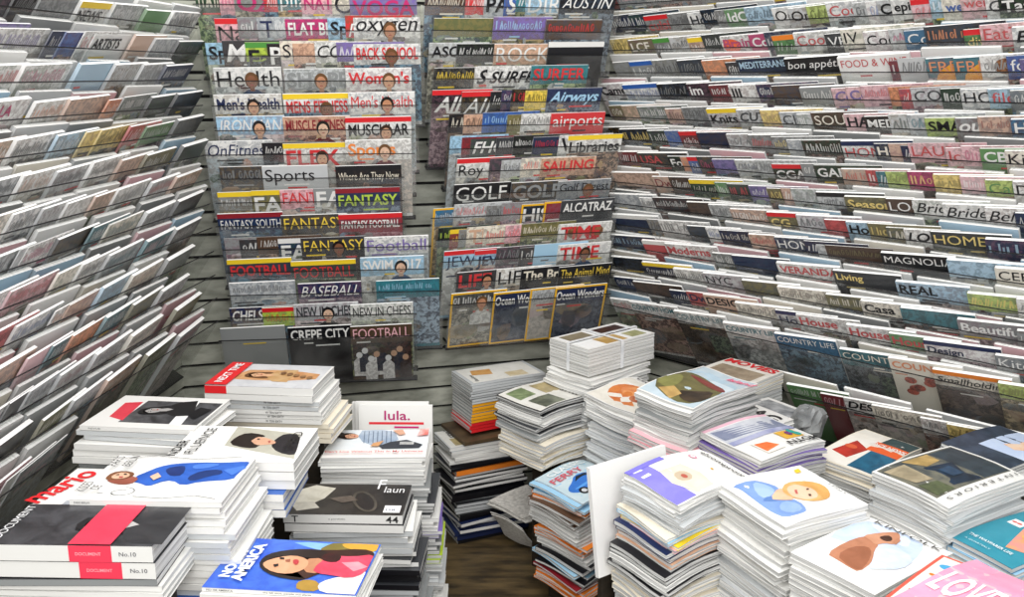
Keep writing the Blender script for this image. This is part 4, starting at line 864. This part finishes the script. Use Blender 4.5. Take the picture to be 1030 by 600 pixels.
# upright white magazines behind it
for i, (dy, dz, ti) in enumerate(((0, 0, 'lula'), (.016, .004, ''), (.03, -.002, ''))):
    lean = rad(6); r = Vector((math.cos(rad(-1)), math.sin(rad(-1)), 0)); eu = Vector((0, math.sin(lean), math.cos(lean))); nn = r.cross(eu) * 1
    o = Vector((-.447 - .012 * i, 2.575 + dy, .415))
    M = Matrix(((r.x, -nn.x, eu.x, o.x), (r.y, -nn.y, eu.y, o.y), (r.z, -nn.z, eu.z, o.z), (0, 0, 0, 1)))
    m_ = rack_mag(M, .215, .252 + dz, .012, '', 'w', 'm', 'S L', f'lula{i}',
        ['white upright magazine with a small pink title behind the reclining woman cover', 'plain white magazine standing just behind the pink-titled upright one', 'rearmost plain white upright magazine behind the pink-titled one'][i], 'upright white magazines')
    if i == 0:
        pb = PB(); pb.poly([(.03, -.0008, .195), (.19, -.0008, .195), (.19, -.0008, .202), (.03, -.0008, .202)], rgb('e0303a')); link_obj('red_rule', pb.mesh('red_rule', [M_PRINT]), m_)
        me, tw, th_ = text_mesh('lula.', .01, 0); o_ = link_obj('title', me, m_); o_.rotation_euler = (math.pi / 2, 0, 0); o_.scale = (.075 / tw, .028 / th_, 1); o_.location = (.075, -.0012, .208); o_.color = (*rgb('b0206a'), 1)
    MAGS.append((f'LU#{i}', m_))
PED['left'].append((-.345, 2.595, .215, .08, 0, .4145))

# ---- the right-hand piles
stack('R1', .570, (-.050, 3.225), .173, .290, 116.7, 'R', [(3, .0095, 'z', 'z'), (5, .0095, 'z', 'g'), (6, .0115, 'j', 'g', (.0, .002)), (3, .012, 'r', 'r')],
      'pale review cover by the back wall', 'pale magazine with small pictures topping the pile against the slatted back wall', art_plain_news, A=.003, jit=.002, spread=.8, base=False)
stack('R2', .600, (.102, 2.905), .196, .238, -44.7, 'R', [(3, .0085, None, 'k'), (3, .009, None, 'w', (-.004, 0)), (4, .0085, None, 'd', (.004, 0)), (2, .010, None, 'g'), (3, .012, None, 'c', (.012, -.014)), (5, .010, None, 'c')],
      'busy picture cover', 'grey magazine full of small pictures on the pile left of the strapped bundle', art_pictures, A=.010, wave=.005, jit=.004, spread=2.4, inset=.075)
R3, zb = stack('R3', .742, (.308, 3.085), .183, .320, -49.7, 'R', [(8, .0115, None, 'w')],
      'strapped white bundle', 'white magazine with four photos topping a bundle tied with white straps', art_spiral, jit=.0008, spread=.2, base=False)
for q, (x0, x1, y0, y1) in enumerate(((-.0035, .1865, .150, .164), (.085, .098, -.0035, .3235))):
    pb = PB(); h_ = .742 - zb; t_ = .0012
    if q == 0:
        pb.box(x0, y0, h_ + .0018, x1, y1, h_ + .0018 + t_); pb.box(x0, y0, -.0, x0 + t_, y1, h_ + .0018); pb.box(x1 - t_, y0, -.0, x1, y1, h_ + .0018)
    else:
        pb.box(x0, y0, h_ + .0034, x1, y1, h_ + .0034 + t_); pb.box(x0, y0, -.0, x1, y0 + t_, h_ + .0034); pb.box(x0, y1 - t_, -.0, x1, y1, h_ + .0034)
    st = link_obj('packing_strap', pb.mesh('packing_strap', [M_STRAP]), mtx=place(.308, 3.085, rad(-49.7), zb) @ Matrix.Translation((-.0915, -.16, 0)))
    tag(st, ['white plastic strap running across the short way of the tied bundle', 'white plastic strap running the long way round the tied bundle'][q], 'strap', 'straps on the tied bundle')
# punched binding dots down the end of the bundle
stack('R3b', zb - .002, (.296, 3.065), .195, .31, -47, 'R', [(2, .011, None, 'w'), (4, .012, None, 'w', (-.008, -.010)), (6, .011, None, 'z', (.004, 0)), (6, .012, None, 'g', (-.006, 0)), (6, .012, None, 'z', (.004, 0)), (4, .012, None, 'z', (-.004, 0))],
      'plain cover below the strapped bundle', 'plain white magazine directly below the strapped bundle', None, A=.012, wave=.008, jit=.005, spread=2.0)
stack('R4', .626, (.398, 2.833), .230, .245, -50, 'R', [(4, .010, None, 'w'), (3, .012, None, 'w', (.004, 0)), (6, .012, None, 'z', (.008, -.004)), (5, .012, None, 'z', (-.008, 0)), (6, .012, None, 'w', (.004, 0))],
      'orange food cover', 'white magazine with an orange pastry photo wedged behind the coast cover', art_bagel, A=.016, wave=.010, jit=.005, spread=2.0)
stack('R5', .751, (.529, 2.549), .191, .315, -46.5, 'R', [(3, .011, None, 'w'), (4, .012, None, 'g', (.003, 0)), (3, .013, None, 'w', (-.006, 0)), (3, .011, None, 'p', (-.016, -.008)), (5, .012, None, 'z', (.008, 0)), (5, .012, None, 'z', (-.004, 0))],
      'coast landscape cover', 'glossy magazine with a seaside hillside photo and pink script title', art_coast, A=.014, wave=.008, jit=.005, spread=1.8)
stack('R6', .690, (.725, 2.865), .200, .190, -46.8, 'R', [(4, .012, 'z', 'c'), (4, .012, None, 'z')],
      'red-titled cover', 'tan magazine with a huge red title behind the coast landscape pile', art_red_title, A=.005, jit=.003, spread=1.5)
stack('R6b', .631, (.770, 2.660), .170, .180, -55, 'R', [(4, .010, 'k', 'w'), (4, .011, None, 'z')],
      'black and white lettered cover', 'white magazine with heavy black lettering behind the toy-coloured squares cover', lambda A, r, t, f: (A.rect(0, 0, 1, 1, 'e2e0dc'), A.text('MAG', .08, .1, .14, '202022', ht=.05, bold=.03), A.rect(.1, .5, .9, .9, '5a5c60', 'c9cacb')), A=.008, jit=.003, spread=1.5)
stack('R7', .669, (.672, 2.377), .217, .244, -57, 'R', [(2, .009, None, 'w'), (4, .010, None, 'u', (-.002, 0)), (5, .012, None, 'w', (.006, 0))],
      'toy-coloured squares cover', 'white magazine with striped photo, toy-coloured squares and bold black title', art_blocks, A=.016, wave=.004, jit=.004, spread=1.8)
stack('R8', .726, (.405, 2.002), .173, .245, -54.5, 'R', [(3, .010, None, 'w'), (6, .0075, None, 'z', (-.004, -.004)), (1, .008, None, 'c', (-.008, -.006)), (1, .008, None, 'l'), (1, .008, None, 'y'), (1, .008, None, 'p'), (2, .013, None, 'n', (-.006, -.004)), (2, .010, None, 's'), (2, .012, None, 'k', (-.014, -.012)), (1, .012, None, 'w'), (2, .012, None, 'k', (-.002, 0)), (5, .013, None, 'c', (.012, .008)), (7, .014, None, 'z', (.010, .004))],
      'purple and white cover', 'white magazine with a purple corner block and tan drawing', art_periodico, A=.016, wave=.006, jit=.004, spread=2.2)
stack('R9', .400, (.218, 2.700), .200, .222, -46, 'R', [(1, .007, None, 'l'), (3, .008, None, 'l', (-.012, -.006)), (2, .009, None, 'o', (.006, 0)), (3, .012, None, 'x', (-.006, 0)), (5, .012, None, 'w', (.004, 0)), (3, .011, None, 'o', (.012, 0)), (2, .014, None, 'w'), (2, .014, None, 'k', (.006, 0)), (2, .011, None, 'l', (-.012, 0)), (2, .010, None, 'k', (.006, 0)), (2, .009, None, 'q'), (4, .010, None, 'o')],
      'blue car cover', 'pale blue magazine with a bright blue sports car on its cover', art_car, A=.016, wave=.006, jit=.006, spread=3.5)
stack('R10', .721, (.612, 1.903), .207, .234, -62.8, 'R', [(2, .013, None, 'w'), (4, .015, None, 'w', (.006, 0)), (6, .013, None, 'w', (-.006, 0)), (7, .014, None, 'z', (.008, .004)), (8, .014, None, 'w', (-.012, 0))],
      'blonde woman cover', 'white magazine with a blonde woman in a pale blue shirt', art_blonde, A=.014, wave=.004, jit=.004, spread=1.4)
stack('R11', .675, (.720, 1.722), .190, .266, -54, 'R', [(3, .0135, None, 'w'), (5, .0135, None, 'w', (.004, 0)), (6, .0135, None, 'w', (-.006, 0))],
      'bare shoulders cover', 'white magazine showing a tanned figure bending, thin black title along the edge', art_kin, A=.006, jit=.003, spread=1.0)
stack('R12', .720, (1.008, 2.023), .196, .298, -58, 'R', [(2, .010, None, 'w'), (6, .012, None, 'z', (.003, 0)), (4, .012, None, 'w', (-.006, 0)), (7, .012, None, 'z', (.006, 0))],
      'dark interior cover', 'thick white-bordered magazine with a dark blue interior photo', art_interiors, A=.022, wave=.004, jit=.003, spread=1.4)
stack('R13', .597, (.985, 2.445), .171, .29, -48, 'R', [(4, .010, None, 'c'), (6, .011, None, 'w', (.004, 0))],
      'orange and blue cover', 'cream magazine with orange and blue blocks behind the dark interior cover', art_race, A=.018, wave=.004, jit=.004, spread=1.6)
stack('R14', .636, (1.100, 1.865), .145, .271, -62, 'R', [(1, .012, None, 'h'), (2, .012, None, 'l'), (6, .012, None, 'w', (.004, 0))],
      'teal cover', 'teal magazine with a glowing orange picture at the right edge', art_teal, A=.010, jit=.003, spread=1.2, cover='h')
stack('R15', .691, (.792, 1.560), .115, .235, -48, 'R', [(5, .010, None, 'w')],
      'red-bordered cover', 'cream magazine with a red border and scattered coloured icons', art_redborder, A=.006, jit=.003, spread=1.2)
stack('R17', .790, (.745, 1.375), .130, .225, -58, 'R', [(2, .008, None, 'p'), (3, .008, None, 'n')],
      'pink lettered cover', 'pink magazine with large white letters at the bottom right', art_pink, A=.010, wave=.006, jit=.004, spread=2.0)
stack('R16', .700, (1.235, 2.225), .18, .24, -60, 'R', [(2, .010, None, 'd'), (4, .012, None, 'w')],
      'dark and lilac cover', 'dark magazine with a lilac sky photo by the right wall', art_bluecar, A=.010, wave=.003, jit=.003, spread=1.5)
stack('R18', .565, (.522, 2.165), .150, .182, -50.6, 'R', [(6, .010, None, 'w'), (7, .012, None, 'c', (-.006, 0)), (9, .013, None, 'z', (.004, 0))],
      'coffee cup cover', 'cream magazine with an orange cup photo tucked beside the blonde woman pile', art_cup, A=.010, wave=.004, jit=.004, spread=1.8)
stack('C1', .360, (-.120, 3.150), .165, .275, 114, 'R', [(2, .013, 'w', 'z'), (3, .012, 'w', 'w', (.004, 0)), (2, .013, 'k', 'd'), (1, .018, 'o', 'o', (.006, 0)), (1, .012, 'w', 'd'), (4, .011, 'w', 'k', (-.004, 0)), (3, .013, 'k', 'k', (.006, 0)), (4, .012, 'z', 'd', (.004, 0)), (2, .014, 'k', 'k', (.008, 0)), (3, .013, 'w', 'n', (.002, 0)), (2, .016, 'n', 'n', (-.008, 0)), (2, .016, 'k', 'k')],
      'grey cover under the brown board', 'grey magazine topping the floor pile against the back wall', art_pictures, jit=.006, spread=2.4)
# brown board between the two piles by the back wall
pb = PB(); pb.box(-.105, -.165, 0, .105, .165, .012)
tag(link_obj('hardboard_sheet', pb.mesh('hardboard_sheet', [M_BOARD]), mtx=place(-.062, 3.200, rad(-63), .3625)), 'brown hardboard sheet between the two piles against the back wall', 'board')
# white portfolio standing behind the purple-cornered pile
bdir = Vector((.814, .581, 0)); adir = Vector((.581, -.814, 0)); lean = rad(-9)
eu = Vector((0, 0, 1)) * math.cos(lean) + adir * math.sin(lean); nn = bdir.cross(eu)
pb = PB(); pb.box(0, 0, 0, .24, .012, .262, rgb('f1f0ee')); 
pp = Vector((.201, 1.978, .466))
pf = link_obj('portfolio', pb.mesh('portfolio', [M_PRINT]), mtx=Matrix(((bdir.x, -nn.x, eu.x, pp.x), (bdir.y, -nn.y, eu.y, pp.y), (bdir.z, -nn.z, eu.z, pp.z), (0, 0, 0, 1))))
tag(pf, 'plain white flat portfolio standing upright beside the purple and white cover', 'portfolio')
PED['right'].append((.283, 2.055, .20, .02, math.atan2(bdir.y, bdir.x), .4655))
# folded newspaper slumped on the floor
def leaf(name, P, th, m, parent, sub=6):
    pb = PB(); A_, B_, C_, D_ = [Vector(p) for p in P]
    nrm = (B_ - A_).cross(D_ - A_).normalized()
    def q(u, v, k): p = A_ * (1 - u) * (1 - v) + B_ * u * (1 - v) + C_ * u * v + D_ * (1 - u) * v; return p + nrm * (k * th + .006 * math.sin(u * 4 + v * 3))
    for i in range(sub):
        for j in range(sub):
            a = [(i / sub, j / sub), ((i + 1) / sub, j / sub), ((i + 1) / sub, (j + 1) / sub), (i / sub, (j + 1) / sub)]
            pb.poly([q(u, v, 1) for u, v in a], (.5,) * 3); pb.poly([q(u, v, 0) for u, v in a][::-1], (.5,) * 3)
    for k in range(sub):
        a, b = k / sub, (k + 1) / sub
        for e in (((a, 0), (b, 0)), ((b, 1), (a, 1)), ((0, b), (0, a)), ((1, a), (1, b))):
            pb.poly([q(*e[0], 0), q(*e[1], 0), q(*e[1], 1), q(*e[0], 1)], (.5,) * 3)
    return link_obj(name, pb.mesh(name, [m]), parent)
nw = link_obj('folded_newspaper', None); tag(nw, 'crumpled grey newspaper slumped on the floor left of the blue car pile', 'newspaper')
P_ = [(-.083, 3.027, .160), (.034, 2.959, .130), (.150, 3.010, .150), (.055, 3.095, .190)]
for k in range(3):
    leaf('upper_leaf', [(x + .006 * k * (-1) ** k, y - .003 * k, z - .010 * k + (.004 * k if q == 1 else 0)) for q, (x, y, z) in enumerate(P_)], .003, M_NEWS, nw)
P_ = [(-.076, 3.016, .125), (.037, 2.957, .095), (.085, 2.986, .004), (-.030, 3.060, .020)]
for k in range(2):
    leaf('lower_leaf', [(x + .004 * k, y - .010 * k, z - (.004 * k if q < 2 else 0)) for q, (x, y, z) in enumerate(P_)], .003, M_NEWS, nw)
# crumpled grey bag between the piles
pb = PB(); rnd = random.Random(8); nu, nv = 14, 9; pts = []
for j in range(nv + 1):
    for i in range(nu):
        a, b_ = 2 * math.pi * i / nu, -math.pi / 2 + math.pi * j / nv
        r_ = 1 + .16 * math.sin(3 * a + j) + .10 * math.sin(5 * a - 2 * j)
        pts.append((.055 * r_ * math.cos(b_) * math.cos(a), .075 * r_ * math.cos(b_) * math.sin(a), .045 + .05 * math.sin(b_) * (1 + .2 * math.cos(a * 2)) + .02 * max(0, math.cos(b_ - .9))))
for j in range(nv):
    for i in range(nu):
        k = (i + 1) % nu; pb.poly([pts[j * nu + i], pts[j * nu + k], pts[(j + 1) * nu + k], pts[(j + 1) * nu + i]], (.5,) * 3)
tag(link_obj('plastic_bag', pb.mesh('plastic_bag', [M_BAG]), mtx=place(.865, 2.60, rad(-40), .565) @ Matrix.Scale(.85, 4)), 'crumpled grey plastic bag in front of the green upright magazine', 'bag')
PED['right'].append((.865, 2.60, .09, .12, rad(-40), .564, .02))

# ------------------------------------------------------------------ low display ledges carrying the piles
for sd, lst in PED.items():
    pb = PB()
    for (x, y, W, H, rot, z, *ins) in lst:
        if z < .012: continue
        M = place(x, y, rot); ins = ins[0] if ins else .004; w2, h2 = max(.004, W / 2 - ins), max(.004, H / 2 - ins)
        P = [M @ Vector(q) for q in ((-w2, -h2, 0), (w2, -h2, 0), (w2, h2, 0), (-w2, h2, 0))]
        T = [q + Vector((0, 0, z)) for q in P]
        pb.poly(T, (.5,) * 3); pb.poly(P[::-1], (.5,) * 3)
        for i in range(4):
            j = (i + 1) % 4; pb.poly([P[i], P[j], T[j], T[i]], (.5,) * 3)
    struct('trim_' + ('1' if sd == 'left' else '2'), pb.mesh('display_ledge', [M_PLINTH]))

# ------------------------------------------------------------------ the many magazines that show least: one object
KEEP = set('A0_0 A0_7 A10_4 A10_5 A11_0 A11_1 A11_2 A12_0 A12_1 A12_2 A13_0 A13_1 A13_2 A13_3 A14_0 A14_1 A14_2 A1_4 A1_7 A2_1 A2_6 A2_8 A3_0 A3_1 A3_2 A4_0 A4_1 A4_2 A5_0 A5_1 A5_2 A6_0 A6_2 A6_3 A7_0 A7_1 A7_2 A8_0 A8_1 A8_2 A8_3 A8_4 A9_0 A9_1 A9_2 B0_0 B0_6 B10_0 B10_6 B10_7 B11_0 B11_5 B12_0 B12_1 B12_2 B12_3 B13_0 B13_1 B13_2 B13_3 B1_0 B1_1 B1_2 B2_0 B2_1 B2_2 B2_3 B3_0 B3_2 B3_3 B4_0 B4_1 B4_6 B5_2 B5_4 B5_5 B6_0 B6_7 B7_0 B7_4 B8_0 B8_1 B8_2 B9_0 B9_1 B9_6 C10_0 C10_10 C10_11 C10_12 C10_2 C11_0 C11_2 C11_4 C11_5 C11_6 C11_7 C11_8 C12_3 C12_4 C12_5 C12_6 C12_7 C12_8 C12_9 C13_1 C13_10 C13_4 C13_5 C13_7 C13_8 C13_9 C14_1 C14_2 C14_3 C14_4 C14_5 C14_6 C14_7 C14_8 C16_0 C16_1 C16_2 C16_3 C16_4 C1_12 C1_8 C2_10 C2_12 C2_16 C2_18 C3_10 C3_11 C3_12 C3_13 C3_6 C3_7 C3_8 C3s6 C4_1 C4_11 C4_14 C4_16 C4_2 C4_7 C4_8 C5_10 C5_14 C5_15 C5_17 C5_5 C6_10 C6_11 C6_15 C6_18 C7_1 C7_11 C7_16 C7_17 C7_18 C8_0 C8_10 C8_11 C8_13 C8_14 C8_15 C8_3 C9_13 C9_14 C9_2 C9_7 C9s5 C9s6 D0_2 D0_3 D0_4 D0_5 D0_6 D10_0 D10_1 D10_3 D10_4 D10s2 D11_2 D11_3 D11_4 D11_5 D12_0 D12_2 D12_3 D12_4 D12_5 D12s2 D13_2 D13s2 D1_1 D1_5 D1_6 D1_8 D1s2 D2_1 D2_2 D2_3 D2_5 D3_0 D3_1 D3_2 D3_4 D3_6 D4_1 D4_2 D4_4 D4_6 D4s2 D5_1 D5_2 D5_3 D5_5 D5_6 D6_1 D6_2 D6_5 D7_2 D7_3 D7_5 D7_6 D7s2 D8_1 D8_3 D8_4 D8_6 D9_1 D9_4 D9_5 D9_6 D9s2 L1#0 L1#1 L1#2 L1#3 L1#4 L2#0 L2#3 L2#5 L2#9 L3#0 L3#1 L3#2 L3#3 L4#0 L5#0 L5#1 L5#4 L5#7 L6#0 L6#1 L7#0 L8#0 L8#1 L8#2 L8#3 L9#0 LU#0 R1#0 R10#0 R10#1 R10#13 R10#2 R10#4 R10#6 R10#7 R11#0 R12#0 R12#1 R12#2 R12#3 R12#4 R12#5 R12#6 R13#0 R14#0 R15#0 R16#0 R17#0 R2#0 R2#12 R3#0 R3b#0 R4#0 R5#0 R5#5 R6#0 R6b#0 R7#0 R8#0 R8#13 R8#17 R8#19 R8#9 R9#0'.split())   # the 300 that show largest
def kids(o):
    return [c for c in o.children]
if KEEP is not None:
    bpy.context.view_layer.update()
    V, Fc, MI, C1_, C2_ = [], [], [], [], []
    slot = {'printed_cover': 0, 'paper_edges': 1, 'page_block_paper': 2, 'printed_lettering': 3, 'printed_picture': 4}
    gone = []
    for key, root in MAGS:
        if key in KEEP: continue
        for o in [root] + list(root.children_recursive):
            gone.append(o)
            if o.type != 'MESH': continue
            me = o.data; b = len(V); mw = o.matrix_world
            V += [tuple(mw @ v.co) for v in me.vertices]
            names = [m.name for m in me.materials]
            ca, cb = me.color_attributes.get('Col'), me.color_attributes.get('Col2')
            ink = tuple(o.color)
            for p in me.polygons:
                Fc.append([b + v for v in p.vertices]); mi = slot[names[p.material_index]] if names else 0
                MI.append(0 if mi == 3 else mi)
                if ca is None: c_ = d_ = ink
                else: c_ = tuple(ca.data[p.loop_start].color); d_ = tuple(cb.data[p.loop_start].color)
                C1_ += list(c_) * len(p.vertices); C2_ += list(d_) * len(p.vertices)
    for o in gone: bpy.data.objects.remove(o)
    me = bpy.data.meshes.new('magazine_stock'); me.from_pydata(V, [], Fc)
    for m in (M_PRINT, M_PAPER, M_PAGES, M_PRINT, M_ART): me.materials.append(m)
    me.polygons.foreach_set('material_index', MI)
    for nm, dat in (('Col', C1_), ('Col2', C2_)):
        me.color_attributes.new(nm, 'FLOAT_COLOR', 'CORNER').data.foreach_set('color', dat)
    me.update()
    st = link_obj('magazine_stock', me); st['kind'] = 'stuff'
    tag(st, 'all the other magazines, thin edges inside the piles and barely showing copies in the racks', 'magazines')

# ------------------------------------------------------------------ lights
def area(x, y, z, sx, sy, power, rx=0, ry=0):
    l = bpy.data.lights.new('ceiling_and_fill_light', 'AREA'); l.shape = 'RECTANGLE'; l.size = sx; l.size_y = sy; l.energy = power
    l.color = (1, .985, .96)
    o = bpy.data.objects.new('ceiling_and_fill_light', l); COL.objects.link(o); o.location = (x, y, z); o.rotation_euler = (rx, ry, 0)
area(0, 1.1, 2.75, 2.0, .5, 27)
area(0, 2.3, 2.75, 2.0, .4, 20)
area(0, -.9, 2.3, 2.6, 1.2, 70, rad(55))  # fill lamp added behind the camera to brighten the rack covers
w = bpy.data.worlds.new('world'); S.world = w; w.use_nodes = True
w.node_tree.nodes['Background'].inputs['Color'].default_value = (.95, .97, 1, 1)
w.node_tree.nodes['Background'].inputs['Strength'].default_value = .66
S.view_settings.view_transform = 'Standard'; S.view_settings.look = 'None'; S.view_settings.exposure = .1
S.cycles.transparent_max_bounces = 12
